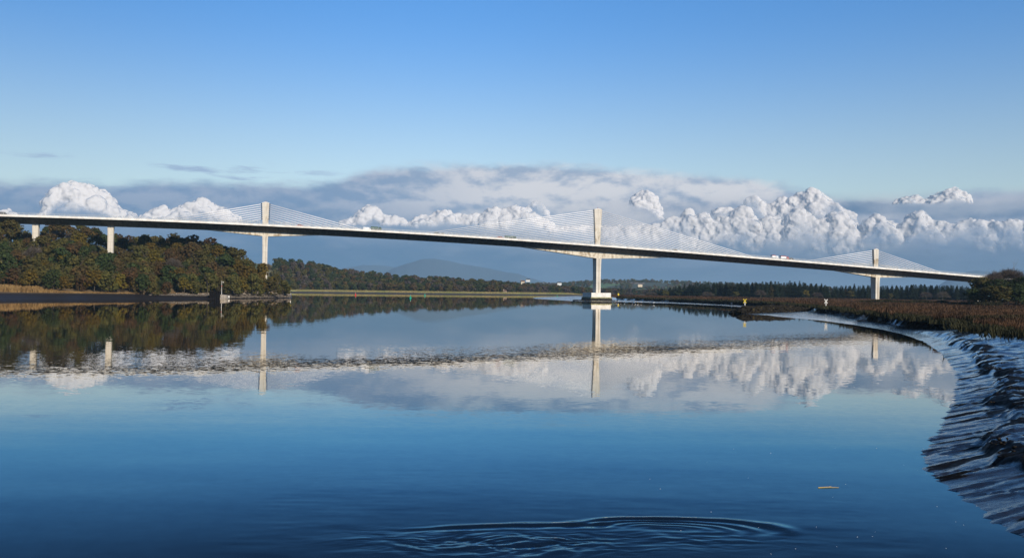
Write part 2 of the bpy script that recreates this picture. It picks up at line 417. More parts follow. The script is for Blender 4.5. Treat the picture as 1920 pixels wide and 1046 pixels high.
b = MB(); zt = dz_(-440)
b.box(-470, -440, -13, 13, 20, zt - 1.3); b.build('abutment', M['concrete'], bridge)
b = MB(); zt = dz_(445); b.box(440, 470, -13, 13, -3, zt - 3.0); b.build('abutment', M['concrete'], bridge)

# ---------------------------------------------------------------- traffic
paint = {}
def carmat(n_, col, r=0.3): 
    if n_ not in paint: paint[n_] = mat(n_, col, r, var=0.06, spec=0.5)
    return paint[n_]
glass = mat('vehicle_glass', (0.02, 0.025, 0.03), 0.08, spec=0.6); tyre = mat('tyre_rubber', (0.02, 0.02, 0.02), 0.8)
lampm = mat('lamp_lens', (0.7, 0.7, 0.65), 0.2); tailm = mat('tail_lens', (0.4, 0.02, 0.02), 0.3)
def prism(prof_, y0, y1):
    b = MB(); b.loft([[(x, y0, z) for x, z in prof_], [(x, y1, z) for x, z in prof_]]); return b
def wheel(x, y, r, w, root):
    b = MB(); b.tube((x, y - w / 2, r), (x, y + w / 2, r), r, n=14); t = b.build('wheel', tyre, root)
    b = MB(); b.tube((x, y - w / 2 - .01, r), (x, y + w / 2 + .01, r), r * .55, n=10); b.build('rim', M['rail'], t)
def bloc(s_, lane):
    p = Vector((X0, Z0, 0)) + BD * s_ - BN * lane
    return (p.x, p.y, dz_(s_) - 0.25)
def on_bridge(root, s_, lane, back=False):
    root.location = bloc(s_, lane); gz = (dz_(s_ + 2) - dz_(s_ - 2)) / 4
    root.rotation_euler = (0, -math.atan(gz) if not back else math.atan(gz), math.atan2(BD.y, BD.x) + (math.pi if back else 0))
def car(label, s_, lane, paintn, col, back=False, van=False):
    r_ = empty('van' if van else 'car', label=label, cat='van' if van else 'car', group='vehicles crossing the bridge')
    if van:
        body = [(-2.5, .35), (2.5, .35), (2.55, .9), (2.0, 1.15), (1.5, 1.95), (-2.45, 2.05), (-2.55, 1.2)]; gl = [(1.52, 1.2), (1.95, 1.2), (1.5, 1.8), (1.2, 1.8)]; w = .95
    else:
        body = [(-2.1, .3), (2.1, .3), (2.2, .6), (2.1, .8), (1.15, .95), (.45, 1.42), (-1.0, 1.46), (-1.75, 1.02), (-2.15, .95), (-2.2, .6)]
        gl = [(-1.55, 1.02), (.95, 1.0), (.42, 1.36), (-.98, 1.38)]; w = .86
    prism(body, -w, w).build('body', carmat(paintn, col), r_)
    prism(gl, -w - .006, w + .006).build('side_window', glass, r_)
    for x in ((-1.35, 1.35) if not van else (-1.6, 1.7)):
        for y in (-w + .08, w - .08): wheel(x, y, .33, .22, r_)
    for y in (-.6, .6):
        b = MB(); b.box(2.12, 2.23, y - .16, y + .16, .55, .7); b.build('headlight', lampm, r_)
        b = MB(); b.box(-2.23 - (.3 if van else 0), -2.12, y - .16, y + .16, .68, .82); b.build('tail_light', tailm, r_)
    on_bridge(r_, s_, lane, back); return r_
def lorry(label, s_, lane, cabn, cabc, boxn, boxc, length=9.0, back=False, stripe=None, height=3.7):
    r_ = empty('lorry', label=label, cat='lorry', group='vehicles crossing the bridge'); h = length / 2
    prism([(h - 1.9, .6), (h, .6), (h, 1.3), (h - .35, min(2.5, height)), (h - 1.9, min(2.55, height))], -1.2, 1.2).build('cab', carmat(cabn, cabc), r_)
    prism([(h - .01, 1.35), (h + .02, 1.35), (h - .30, min(2.4, height - .1)), (h - .34, min(2.4, height - .1))], -1.05, 1.05).build('windscreen', glass, r_)
    b = MB(); b.box(-h, h - 2.3, -1.25, 1.25, 1.05, height); ob = b.build('cargo_box', carmat(boxn, boxc, .5), r_)
    if stripe:
        b = MB(); b.box(-h - .01, h - 2.29, -1.265, 1.265, height - .45, height + .01); b.build('roof_band', carmat('red_paint', (.34, .05, .04)), ob)
    b = MB(); b.box(-h, h - .3, -.5, .5, .55, 1.045); b.build('chassis', M['dark'], r_)
    for x in (-h + 1.0, -h + 2.2, h - 1.2):
        for y in (-1.08, 1.08): wheel(x, y, .5, .3, r_)
    on_bridge(r_, s_, lane, back); return r_
def s_of(u): return hit(u, 450, 5.0)[0]
# near carriageway: -y side (lane negative towards camera uses BN)
lorry('dark green box lorry on the bridge, right of the left tower cables', s_of(704), -7.6, 'green_paint', (.02, .06, .045), 'green_box', (.025, .075, .06), 7.0, height=2.75)
car('white van ahead of the dark green lorry on the bridge', s_of(687), -7.6, 'white_paint', (.75, .75, .75), van=True)
lorry('white box lorry with a red roof band, left end of the lorry convoy', s_of(1449), -7.6, 'white_paint', (.75, .75, .75), 'white_box', (.78, .78, .78), 5.2, stripe=True, height=2.9)
lorry('white box lorry with a red roof band, second from left in the convoy', s_of(1467), -7.6, 'red_paint', (.30, .04, .035), 'white_box', (.78, .78, .78), 6.8, stripe=True, height=2.9)
car('dark car in front of the convoy of white lorries on the bridge', s_of(1479), -7.6, 'black_paint', (.03, .03, .03), van=True)
car('red car on the bridge just right of the left tower', s_of(562), -7.6, 'red_paint', (.30, .04, .035))
car('dark car at the far left end of the bridge', s_of(6), -7.6, 'black_paint', (.03, .03, .03), van=True)
car('dark car first left of where the centre tower cables begin', s_of(818), -7.6, 'black_paint', (.03, .03, .03))
car('grey car just right of the dark car where the cables begin', s_of(831), -4.2, 'grey_paint', (.12, .12, .13))
car('red car under the left half of the centre tower cables', s_of(936), -7.6, 'red_paint', (.30, .04, .035))
lorry('low dark green lorry under the left half of the centre tower cables', s_of(955), -7.6, 'green_paint', (.02, .06, .045), 'green_box', (.03, .09, .06), 8.0, height=2.2)
car('black car under the right half of the centre tower cables', s_of(1263), -7.6, 'black_paint', (.03, .03, .03))
car('white car just right of the black car under the centre tower cables', s_of(1273), -7.6, 'white_paint', (.75, .75, .75))

# ---------------------------------------------------------------- numpy value noise
_tab = rng.random((256, 256))
def vnoise(x, y):
    xi = np.floor(x).astype(int); yi = np.floor(y).astype(int); fx = x - xi; fy = y - yi
    fx = fx * fx * (3 - 2 * fx); fy = fy * fy * (3 - 2 * fy)
    a = _tab[xi & 255, yi & 255]; b = _tab[(xi + 1) & 255, yi & 255]; c_ = _tab[xi & 255, (yi + 1) & 255]; d_ = _tab[(xi + 1) & 255, (yi + 1) & 255]
    return (a * (1 - fx) + b * fx) * (1 - fy) + (c_ * (1 - fx) + d_ * fx) * fy
def fbm(x, y, o=4, p=0.5):
    s_ = 0; a = 1; t = 0
    for k in range(o):
        s_ = s_ + a * vnoise(x * 2 ** k + 17.3 * k, y * 2 ** k + 9.1 * k); t += a; a *= p
    return s_ / t
def sstep(a, b, x):
    t = np.clip((x - a) / (b - a), 0, 1); return t * t * (3 - 2 * t)
def axis(parts):                                 # [(start, end, step0, step1)]
    out = []
    for a, b, s0, s1 in parts:
        x = a
        while x < b:
            out.append(x); t = (x - a) / (b - a); x += s0 + (s1 - s0) * t
    out.append(parts[-1][1]); return np.array(out)
def polydist(px, py, poly, closed=False):
    d = np.full(px.shape, 1e9); n = len(poly)
    for i in range(n if closed else n - 1):
        ax, ay = poly[i]; bx, by = poly[(i + 1) % n]
        vx, vy = bx - ax, by - ay; t = np.clip(((px - ax) * vx + (py - ay) * vy) / (vx * vx + vy * vy), 0, 1)
        d = np.minimum(d, np.hypot(px - ax - t * vx, py - ay - t * vy))
    return d
def inpoly(px, py, poly):
    ins = np.zeros(px.shape, bool); n = len(poly); j = n - 1
    for i in range(n):
        xi, yi = poly[i]; xj, yj = poly[j]
        if yi != yj:
            ins ^= ((yi > py) != (yj > py)) & (px < (xj - xi) * (py - yi) / (yj - yi) + xi)
        j = i
    return ins

# ---------------------------------------------------------------- cumulus heaps (solid billows 15 km off, above the haze)
mc = bpy.data.materials.new('cloud_vapour'); mc.use_nodes = True; q = G(mc.node_tree); nl = mc.node_tree
for n_ in list(nl.nodes):
    if n_.type == 'BSDF_PRINCIPLED': nl.nodes.remove(n_)
df = q.n('ShaderNodeBsdfDiffuse'); df.inputs[0].default_value = (0.86, 0.82, 0.79, 1)
tl = q.n('ShaderNodeBsdfTranslucent'); tl.inputs[0].default_value = (0.66, 0.68, 0.72, 1)
m1 = q.n('ShaderNodeMixShader'); m1.inputs[0].default_value = 0.36; nl.links.new(df.outputs[0], m1.inputs[1]); nl.links.new(tl.outputs[0], m1.inputs[2])
at_ = q.n('ShaderNodeAttribute'); at_.attribute_name = 'dens'
lw_ = q.n('ShaderNodeLayerWeight'); lw_.inputs['Blend'].default_value = 0.5
tco = q.n('ShaderNodeTexCoord'); fz = q.noise(tco.outputs['Object'], 0.006, 6, 0.65)
dn = X(q, at_.outputs['Fac']); rim = X(q, lw_.outputs['Facing'])
f9 = q.noise(tco.outputs['Object'], 0.0019, 3, 0.5)
alpha = q.m('POWER', q.smooth(0.05, 0.98, dn * 1.35 - 0.10 + (fz - 0.5) * 0.7 + (f9 - 0.5) * 2.3), 1.5) * (1.0 - q.smooth(0.45, 0.97, rim + (fz - 0.5) * 0.6))
ge_ = q.n('ShaderNodeNewGeometry'); alpha = alpha * (1.0 - X(q, ge_.outputs['Backfacing']))
tp = q.n('ShaderNodeBsdfTransparent'); m2 = q.n('ShaderNodeMixShader'); q.put(m2.inputs[0], alpha)
nl.links.new(tp.outputs[0], m2.inputs[1]); nl.links.new(m1.outputs[0], m2.inputs[2]); nl.links.new(m2.outputs[0], nl.nodes['Material Output'].inputs[0])
def ico(sub):
    t = bmesh.new(); bmesh.ops.create_icosphere(t, subdivisions=sub, radius=1)
    v_ = np.array([x.co[:] for x in t.verts]); f_ = np.array([[x.index for x in f.verts] for f in t.faces]); t.free(); return v_, f_
_iv, _if = ico(3)
_perm = rng.random((64, 64, 64))
def n3(p):
    i = np.floor(p).astype(int); f = p - i; f = f * f * (3 - 2 * f); r_ = 0
    for a in (0, 1):
        for b in (0, 1):
            for c_ in (0, 1):
                w_ = np.where(a, f[:, 0], 1 - f[:, 0]) * np.where(b, f[:, 1], 1 - f[:, 1]) * np.where(c_, f[:, 2], 1 - f[:, 2])
                r_ = r_ + w_ * _perm[(i[:, 0] + a) & 63, (i[:, 1] + b) & 63, (i[:, 2] + c_) & 63]
    return r_
CD = 15000.0; MPP = CD / F_PX
def heap(name, top, base, r0, r1, seed, label, step=1.0, layers=3, dist=CD, dens0=1.0):
    """billows piled under a top outline (bearing, height), seen from the river; lower ones stand nearer"""
    r_ = np.random.default_rng(seed); V = []; Fq = []; D_ = []; base_i = 0
    tx_ = [p[0] for p in top]; ty_ = [p[1] for p in top]; bx_ = [p[0] for p in base]; by_ = [p[1] for p in base]
    x = tx_[0]
    pufs = []
    while x < tx_[-1]:
        T = np.interp(x, tx_, ty_); B = np.interp(x, bx_, by_); rr = r_.uniform(r0, r1)
        rr = min(rr, max(3.0, (B - T) * .5))
        y = T + rr * .9; k = 0
        while y < B + 4 and k < layers:
            pufs.append((x + r_.uniform(-.3, .3) * rr, y, rr, 1 - (y - T) / max(8.0, (B - T) * 1.05))); 
            y += rr * r_.uniform(.75, 1.05); rr = min(rr * r_.uniform(.9, 1.35), 1.5 * r1); k += 1
        x += r_.uniform(.45, .8) * r0 * step
    for (px_, py_, rr, dn_) in pufs:
        d_ = ray(px_, py_); dd_ = dist * (1 + .012 * (dn_ - .5)) + r_.uniform(-60, 60); t = dd_ / math.hypot(d_.x, d_.y); R_ = rr * dist / F_PX
        c0 = np.array([d_.x * t, d_.y * t, CAM_H + d_.z * t])
        P3 = (_iv * R_ + c0) / 95.0 + seed
        nn = n3(P3) * .55 + n3(P3 * 2.3 + 9) * .30 + n3(P3 * 5.1 + 3) * .15
        bl = 1 - np.abs(n3(P3 * 1.6 + 40) - .5) * 2
        k = _iv * (0.72 + .52 * nn + .16 * bl)[:, None] * R_ * np.array([1.0, 1.0, .92])
        V.append(k + c0); Fq.append(_if + base_i); base_i += len(_iv)
    tmp = link(name, mesh_np(name, np.concatenate(V), np.concatenate(Fq), True), None)
    md = tmp.modifiers.new('r', 'REMESH'); md.mode = 'VOXEL'; md.voxel_size = 14.0; md.use_smooth_shade = True
    me = bpy.data.meshes.new_from_object(tmp.evaluated_get(bpy.context.evaluated_depsgraph_get()))
    bpy.data.objects.remove(tmp); me.name = name
    n_ = len(me.vertices); co = np.empty(n_ * 3, np.float32); me.vertices.foreach_get('co', co); co = co.reshape(-1, 3).astype(float)
    nr = np.empty(n_ * 3, np.float32); me.vertex_normals.foreach_get('vector', nr); nr = nr.reshape(-1, 3)
    P3 = co / 75.0 + seed * 3.3
    dsp = (n3(P3 * .8) - .5) * 46 + (n3(P3 * 2.1 + 5) - .5) * 14 + (n3(P3 * 4.3 + 2) - .5) * 9
    # outline heights at each vertex, by bearing
    bx = np.array([bearing(x_, 400) for x_ in tx_]); rz_ = np.hypot(co[:, 0], co[:, 1]); bb = np.arctan2(co[:, 0], co[:, 1])
    tz = np.array([ray(x_, y_).z / math.hypot(ray(x_, y_).x, ray(x_, y_).y) for x_, y_ in top])
    bx2 = np.array([bearing(x_, 400) for x_ in bx_]); bz = np.array([ray(x_, y_).z / math.hypot(ray(x_, y_).x, ray(x_, y_).y) for x_, y_ in base])
    Tz = np.interp(bb, bx, tz); Bz = np.interp(bb, bx2, bz); dd_ = np.clip(((co[:, 2] - CAM_H) / rz_ - Bz) / np.maximum(Tz - Bz, 4 * PX), 0, 1.1)
    co = co + nr * dsp[:, None]; me.vertices.foreach_set('co', co.astype(np.float32).ravel()); me.update()
    a_ = me.attributes.new('dens', 'FLOAT', 'POINT'); a_.data.foreach_set('value', (dd_ * dens0).astype(np.float32))
    return tag(link(name, me, mc), label, 'cloud', kind='stuff')
heap('cloud', [(84, 396), (88, 374), (98, 354), (118, 345), (136, 340), (156, 343), (176, 350), (198, 362), (210, 376), (226, 392), (252, 401)], [(84, 420), (252, 424)], 7, 12, 1,
     'tall white cumulus heap above the left end of the bridge', layers=6, dens0=1.7)
heap('cloud', [(-20, 396), (0, 397), (16, 392), (34, 404)], [(-20, 420), (34, 420)], 6, 9, 2, 'small white cloud top at the left edge of the sky', dens0=1.6)
heap('cloud', [(268, 402), (290, 392), (305, 386), (322, 396), (338, 386), (352, 382), (368, 378), (380, 370), (396, 380), (420, 390), (446, 404)], [(268, 425), (446, 430)], 6, 10, 3,
     'white cumulus puffs behind the left tower cables', layers=4, dens0=1.5)
heap('cloud', [(640, 414), (664, 406), (680, 392), (690, 385), (704, 388), (714, 399), (734, 405), (758, 411)], [(640, 425), (758, 428)], 5, 9, 4,
     'small bright cumulus puff right of the left tower', layers=3, dens0=1.6)
heap('cloud', [(772, 412), (788, 404), (806, 404), (822, 394), (834, 390), (850, 400), (880, 404), (908, 399), (930, 387), (948, 392), (964, 384), (986, 389), (1004, 402), (1030, 414)],
     [(772, 430), (1030, 440)], 6, 11, 5, 'white cumulus row behind the left half of the centre tower cables', layers=4, dens0=1.4)
heap('cloud', [(1040, 424), (1120, 422), (1180, 424), (1240, 420), (1260, 406), (1278, 413), (1290, 393), (1304, 412), (1318, 396), (1336, 420), (1356, 404), (1372, 412), (1388, 384), (1402, 394), (1422, 420),
               (1442, 404), (1456, 412), (1474, 428), (1494, 390), (1512, 400), (1536, 420), (1562, 396), (1584, 404), (1614, 430), (1640, 402), (1660, 412), (1692, 424), (1724, 394), (1744, 412),
               (1780, 420), (1822, 412), (1860, 418), (1900, 414), (1980, 416)], [(1040, 452), (1240, 474), (1340, 494), (1640, 492), (1980, 480)], 5, 14, 6, 'long row of cumulus above the right half of the bridge', layers=6, dens0=.88)
heap('cloud', [(1186, 372), (1198, 362), (1208, 356), (1222, 360), (1236, 386)], [(1186, 392), (1236, 420)], 5, 9, 7, 'lone white cumulus turret right of the centre tower', layers=5, dens0=1.3)
heap('cloud', [(1340, 402), (1350, 390), (1372, 390), (1392, 400), (1404, 372), (1416, 366), (1432, 388), (1450, 384), (1466, 368), (1484, 374), (1500, 360), (1520, 354), (1536, 362), (1552, 374), (1576, 392), (1604, 402)],
     [(1340, 425), (1400, 445), (1604, 450)], 5, 13, 8, 'piled cumulus high up between the centre and right towers', layers=7, dist=15800, dens0=.78)
heap('cloud', [(1676, 378), (1696, 370), (1716, 366), (1732, 376), (1748, 370), (1766, 360), (1788, 352), (1806, 356), (1816, 372)], [(1676, 386), (1816, 388)], 6, 10, 9,
     'bright cumulus tops above the dark flat cloud on the right', layers=3, dist=16500, dens0=1.5)
heap('cloud', [(960, 404), (1000, 380), (1012, 376), (1026, 396)], [(960, 414), (1026, 416)], 5, 8, 10, 'faint cumulus wisp left of the centre tower', layers=3, dens0=.6)

# ---------------------------------------------------------------- water
mw = bpy.data.materials.new('river_water'); mw.use_nodes = True; q = G(mw.node_tree); b_ = mw.node_tree.nodes['Principled BSDF']
b_.inputs['Base Color'].default_value = (0.004, 0.018, 0.036, 1); b_.inputs['Roughness'].default_value = 0.0
b_.inputs['IOR'].default_value = 1.33; b_.inputs['Specular IOR Level'].default_value = 0.5
ge = q.n('ShaderNodeNewGeometry'); px, py, pz = q.sep(ge.outputs['Position'])
dist = q.m('SQRT', px * px + py * py)
# the current line: ruffled water along a diagonal streak across the river
lineY = 104.0 + px * 0.72 + q.m('ABSOLUTE', px) * 0.14
off = (py - lineY) / (6.0 + dist * 0.10)
n_big = q.noise(q.vec(px, py, 0.0), 0.035, 3, 0.5)
ruff = q.m('POWER', 2.718, q.m('MULTIPLY', -1.0, off * off)) * q.smooth(0.25, 0.6, n_big)
far = q.smooth(110.0, 260.0, dist)
amp = (0.0046 * (1.0 - far * 0.55)) * (0.6 + n_big * 0.8) + ruff * 0.008
nv1 = q.noise(q.vec(px * 0.7, py * 1.0, 0.0), 2.6, 4, 0.6, color=True)
nv2 = q.noise(q.vec(px * 0.22, py * 0.9, 4.0), 0.35, 2, 0.5, color=True)
s1 = q.sep(nv1); s2 = q.sep(nv2)
swl = 0.0028 * (1.0 - far * 0.7) + 0.010 * (1.0 - q.smooth(25.0, 75.0, dist))
tx = (s1[0] - 0.5) * amp * 2.2 + (s2[0] - 0.5) * swl
ty = (s1[1] - 0.5) * amp * 3.6 + (s2[1] - 0.5) * swl * 2.0
va = q.n('ShaderNodeVectorMath', operation='ADD'); q.put(va.inputs[0], ge.outputs['Normal']); q.put(va.inputs[1], q.vec(tx, ty, 0.0))
vn = q.n('ShaderNodeVectorMath', operation='NORMALIZE'); q.put(vn.inputs[0], va.outputs[0])
mw.node_tree.links.new(vn.outputs[0], b_.inputs['Normal'])
fr = q.n('ShaderNodeFresnel'); fr.inputs['IOR'].default_value = 1.34; q.nt.links.new(vn.outputs[0], fr.inputs['Normal'])
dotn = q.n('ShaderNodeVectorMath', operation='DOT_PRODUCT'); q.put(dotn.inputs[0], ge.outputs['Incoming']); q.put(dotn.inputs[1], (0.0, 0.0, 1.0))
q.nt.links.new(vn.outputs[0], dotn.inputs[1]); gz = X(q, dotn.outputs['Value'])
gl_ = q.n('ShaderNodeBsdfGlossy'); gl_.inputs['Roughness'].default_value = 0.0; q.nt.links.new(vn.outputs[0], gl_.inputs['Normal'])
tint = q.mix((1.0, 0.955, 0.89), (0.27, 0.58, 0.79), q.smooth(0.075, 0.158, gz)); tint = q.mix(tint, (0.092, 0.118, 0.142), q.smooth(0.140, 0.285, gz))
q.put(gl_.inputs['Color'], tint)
dfw = q.n('ShaderNodeBsdfDiffuse'); dfw.inputs[0].default_value = (0.005, 0.011, 0.019, 1)
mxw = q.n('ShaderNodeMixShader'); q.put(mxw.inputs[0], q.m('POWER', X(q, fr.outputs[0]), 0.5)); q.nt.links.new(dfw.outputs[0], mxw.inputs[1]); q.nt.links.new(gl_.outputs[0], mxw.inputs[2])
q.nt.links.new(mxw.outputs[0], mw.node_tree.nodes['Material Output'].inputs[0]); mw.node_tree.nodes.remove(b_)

xs = axis([(-3200, -120, 160, 12), (-120, -9, 6, .15), (-9, 12, .07, .07), (12, 120, .2, 8), (120, 2600, 14, 160)])
ys = axis([(-60, 15, 6, .3), (15, 20, .2, .07), (20, 30, .055, .055), (30, 60, .1, .5), (60, 1000, .6, 30), (1000, 2600, 40, 120)])
XX, YY = np.meshgrid(xs, ys)
def eddy(X_, Y_):
    z = np.zeros_like(X_)
    wx = X_ + (fbm(X_ * .5 + 7, Y_ * .5, 3) - .5) * .9; wy = Y_ + (fbm(X_ * .5 + 31, Y_ * .5 + 5, 3) - .5) * .5
    # main swirl right of centre
    cx, cy = 4.3, 25.9
    r = np.hypot((wx - cx) / 2.35, (wy - cy)); th = np.arctan2(wy - cy, (wx - cx) / 2.35)
    for r0, a, w_ in ((1.35, .036, .13), (1.00, .026, .10), (.70, .012, .08), (.45, .006, .07)):
        rr = r0 + .10 * np.sin(th * 1.0 + 1.0)
        z += a * np.exp(-((r - rr) / w_) ** 2) * sstep(-.35, .5, np.sin(th + .25)) 
        z -= a * .8 * np.exp(-((r - rr + w_ * 1.7) / w_) ** 2) * sstep(-.35, .5, np.sin(th + .25))
    z *= (.35 + .9 * fbm(X_ * .9 + 2, Y_ * 1.6, 3)) * .85
    z -= .018 * np.exp(-(r / .28) ** 2)
    # long arc trailing to the left
    ya = 26.55 - .035 * (np.clip(2.9 - wx, 0, 9)) ** 1.9 * .95
    m = sstep(-3.6, -.6, wx) * (1 - sstep(2.3, 3.2, wx))
    z += (.036 * np.exp(-((wy - ya) / .15) ** 2) - .022 * np.exp(-((wy - ya + .26) / .12) ** 2) + .008 * np.exp(-((wy - ya + .55) / .1) ** 2)) * m * (.25 + 1.0 * fbm(X_ * .7 + 20, Y_ * 1.2, 3))
    # second boil left, with choppy filaments
    b2 = np.exp(-(((wx + .2) / 2.6) ** 2 + ((wy - 24.3) / 1.0) ** 2)); ang = fbm(X_ * .7, Y_ * .7 + 3, 3) * 6
    fil = fbm(X_ * 1.5 + ang * .5, Y_ * 3.4 + ang * .8, 5, .62)
    z += (fil - .5) * .15 * b2
    b3 = np.exp(-(((wx - 4.4) / 2.4) ** 2 + ((wy - 25.1) / 1.0) ** 2))
    z += (fbm(X_ * 1.3 + ang * .3 + 9, Y_ * 4.0 + ang * .5, 4, .6) - .5) * .040 * b3
    z -= .05 * np.exp(-(((X_ + 1.0) / .33) ** 2 + ((Y_ - 24.55) / .22) ** 2))
    z += .008 * (fbm(X_ * .35 + 3, Y_ * .9, 3) - .5) * np.exp(-((Y_ - 24) / 9.0) ** 2) * 1.5
    return z
win = sstep(-9, -6, XX) * (1 - sstep(9.5, 12, XX)) * sstep(15, 18, YY) * (1 - sstep(36, 46, YY))
ZZ = np.where((np.abs(XX - 3) < 12) & (YY > 15) & (YY < 47), eddy(XX, YY), 0.0) * win
water = tag(link('water', grid_mesh('water', XX, YY, ZZ), mw), kind='structure')

# river bed sheet reaching the horizon
earth = mat('far_earth', (0.06, 0.065, 0.03), 0.95, color2=(0.09, 0.07, 0.04), scale=0.002)
b = MB(); b.add([(-42000, -400, -3), (42000, -400, -3), (42000, 42000, -3), (-42000, 42000, -3)], [(0, 1, 2, 3)])
tag(b.build('ground', earth), kind='structure')

# ---------------------------------------------------------------- right bank mud
shore = [(70, 8), (34, 16), (20, 21.5)] + [gp(*p) for p in [(1920, 1012), (1870, 985), (1830, 960), (1790, 925), (1750, 895), (1725, 866), (1733, 840), (1755, 808), (1776, 770), (1787, 740), (1793, 715),
         (1790, 697), (1780, 680), (1760, 660), (1730, 640), (1690, 626), (1650, 617), (1600, 609), (1540, 601), (1490, 596.5), (1440, 592)]]
shore += [(80, 285), (76, 296), (71, 305), (76, 325), (97, 372), (112, 452), (112, 520), (98, 595), (84, 628), (70, 640), (50, 640), (38, 660), (30, 720), (19, 800), (20, 900), (30, 1000), (80, 1300)]
reed = [(80, 10), (76, 40), (70, 75)] + [gp(*p, 2.3) for p in [(1920, 626), (1850, 613), (1780, 601), (1700, 592.5), (1640, 586), (1590, 578.5), (1530, 573.5), (1450, 567), (1300, 561.5), (1160, 557.5)]]
reed += [(110, 1300)]
reed[0] = (130, 8)
mudpoly = shore + reed[::-1]
X_ = axis([(8, 14, .25, .16), (14, 48, .13, .2), (48, 130, .3, 2.0), (130, 230, 2.5, 6)]); X_ = np.concatenate([np.array([-5, 0, 4]), X_])
Y_ = axis([(6, 20, .5, .12), (20, 60, .085, .16), (60, 120, .17, .5), (120, 400, .6, 2.5), (400, 1310, 3, 12)])
XX, YY = np.meshgrid(X_, Y_)
wx = XX + (fbm(XX * .8, YY * .8, 3) - .5) * .5; wy = YY + (fbm(XX * .8 + 50, YY * .8, 3) - .5) * .5
ins = inpoly(XX, YY, mudpoly); d1 = polydist(wx, wy, shore); d2 = polydist(XX, YY, reed); d1s = polydist(XX, YY, shore)
sd = np.where(ins, d1s, -d1s)
beyond = (~ins) & (d2 < d1s)
near = 1 - sstep(110, 190, YY)
v = d1s / (d1s + d2 + 1e-6)
# toe slope, then an eroded step, then a glistening flat up to the reeds
nb_ = fbm(XX * .16, YY * .16, 4); stepd = 2.9 + (nb_ - .5) * 3.2 + (fbm(XX * .9, YY * .9, 3) - .5) * 1.0
z_near = np.where(sd < stepd, .20 * sd, 0) + np.where(sd >= stepd, .20 * stepd + .24 + .22 * sstep(0, .7, sd - stepd) + (2.1 - .2 * stepd - .46) * sstep(0, 1, v) * .95, 0)
z_near = np.where(sd < stepd, .2 * sd + .24 * sstep(-.5, 0, sd - stepd), z_near)
z_far = .10 * sstep(0, 4, d1s) + .28 * v + 1.7 * sstep(.86, 1.0, v)
z_in = z_near * near + z_far * (1 - near)
z_out = -.25 * d1s
Zm = np.where(ins, z_in, np.where(beyond, 2.1, np.maximum(z_out, -2)))
# draining rills on the toe slope: run down towards the water, so they repeat along the bank
al = YY * 1.0 - XX * .10 + (fbm(XX * .16 + 4, YY * .40, 4, .5) - .5) * 2.2
lam = .74 + .012 * np.clip(YY - 25, 0, 60)
ph = al / lam
rill = np.abs(((ph + .5 * (fbm(XX * .3, YY * .8 + 80, 3) - .5)) % 1.0) - .5) * 2
rill = 1 - rill ** 1.6
small = np.abs(((ph * 2.7 + 2 * fbm(XX * .5, YY, 3)) % 1.0) - .5) * 2
ramp = sstep(-1.2, .6, sd) * (1 - sstep(stepd + 2, stepd + 9, sd)) * near
ridge2 = fbm(XX * .35 + 11, al * 3.4, 4, .62) - .5
def saw(p_, e=.16):
    f_ = p_ % 1.0; return np.where(f_ < e, f_ / e, 1 - (f_ - e) / (1 - e))
p1 = ph * 1.7; p2 = ph * 4.2 + 1.4 * fbm(XX * .25, YY * .6, 3)
Zm += (saw(p1) * .10 * (.15 + 1.2 * vnoise(XX * .22, YY * .9)) + saw(p2, .25) * .05 * (.3 + vnoise(XX * .4 + 9, YY * 1.3)) + ridge2 * .07 - .08) * ramp
flat = sstep(0, 2, sd - stepd) * np.where(ins | beyond, 1, 0) * near
Zm += flat * ((fbm(XX * .40, YY * .55, 5, .6) - .5) * .34 + (fbm(XX * 1.4, YY * 2.4, 4, .65) - .5) * .16)
crust = sstep(-.6, .1, sd - stepd) * (1 - sstep(.5, 1.6, sd - stepd)) * near
Zm += crust * (fbm(XX * 2.0, YY * 4.2, 4, .6) - .45) * .20
Zm += np.where(ins, (1 - near) * (fbm(XX * .12, YY * .05, 4, .6) - .5) * .16 * sstep(0, 5, d1s), 0)
keep = (sd > -5) & ~(beyond & (d2 > 6))
mm = bpy.data.materials.new('wet_mud'); mm.use_nodes = True; q = G(mm.node_tree); b_ = mm.node_tree.nodes['Principled BSDF']
tcm = q.n('ShaderNodeTexCoord'); po = tcm.outputs['Object']
f1 = q.noise(po, 0.6, 6, 0.65); f2 = q.noise(po, 5.0, 4, 0.6)
atw = q.n('ShaderNodeAttribute'); atw.attribute_name = 'weed'; wd_ = q.smooth(0.2, 0.7, X(q, atw.outputs['Fac']) + (f2 - 0.5) * 0.5)
q.put(b_.inputs['Base Color'], q.mix(q.mix((0.006, 0.005, 0.004), (0.017, 0.012, 0.008), q.smooth(0.4, 0.7, f1)), q.mix((0.003, 0.0025, 0.002), (0.018, 0.012, 0.005), q.smooth(.58, .74, f2)), wd_))
q.put(b_.inputs['Roughness'], 0.10 + q.smooth(0.42, 0.64, f1 * 0.6 + f2 * 0.4) * 0.30 + wd_ * 0.5)
q.put(b_.inputs['Specular IOR Level'], 0.9 - wd_ * 0.8)
dmy = q.sep(po)[1]; wet = 0.28 + 0.62 * q.smooth(48.0, 95.0, dmy)   # the flats farther up hold more standing water
q.put(b_.inputs['Coat Weight'], wet * (1.0 - wd_)); b_.inputs['Coat Roughness'].default_value = 0.14; b_.inputs['Coat IOR'].default_value = 1.45
bn = q.n('ShaderNodeBump'); bn.inputs['Distance'].default_value = 0.035; bn.inputs['Strength'].default_value = 0.8
mpa = q.n('ShaderNodeMapping'); mpa.inputs['Scale'].default_value = (0.45, 2.6, 1.0); q.nt.links.new(po, mpa.inputs[0])
f3 = q.noise(mpa.outputs[0], 2.2, 5, 0.65)
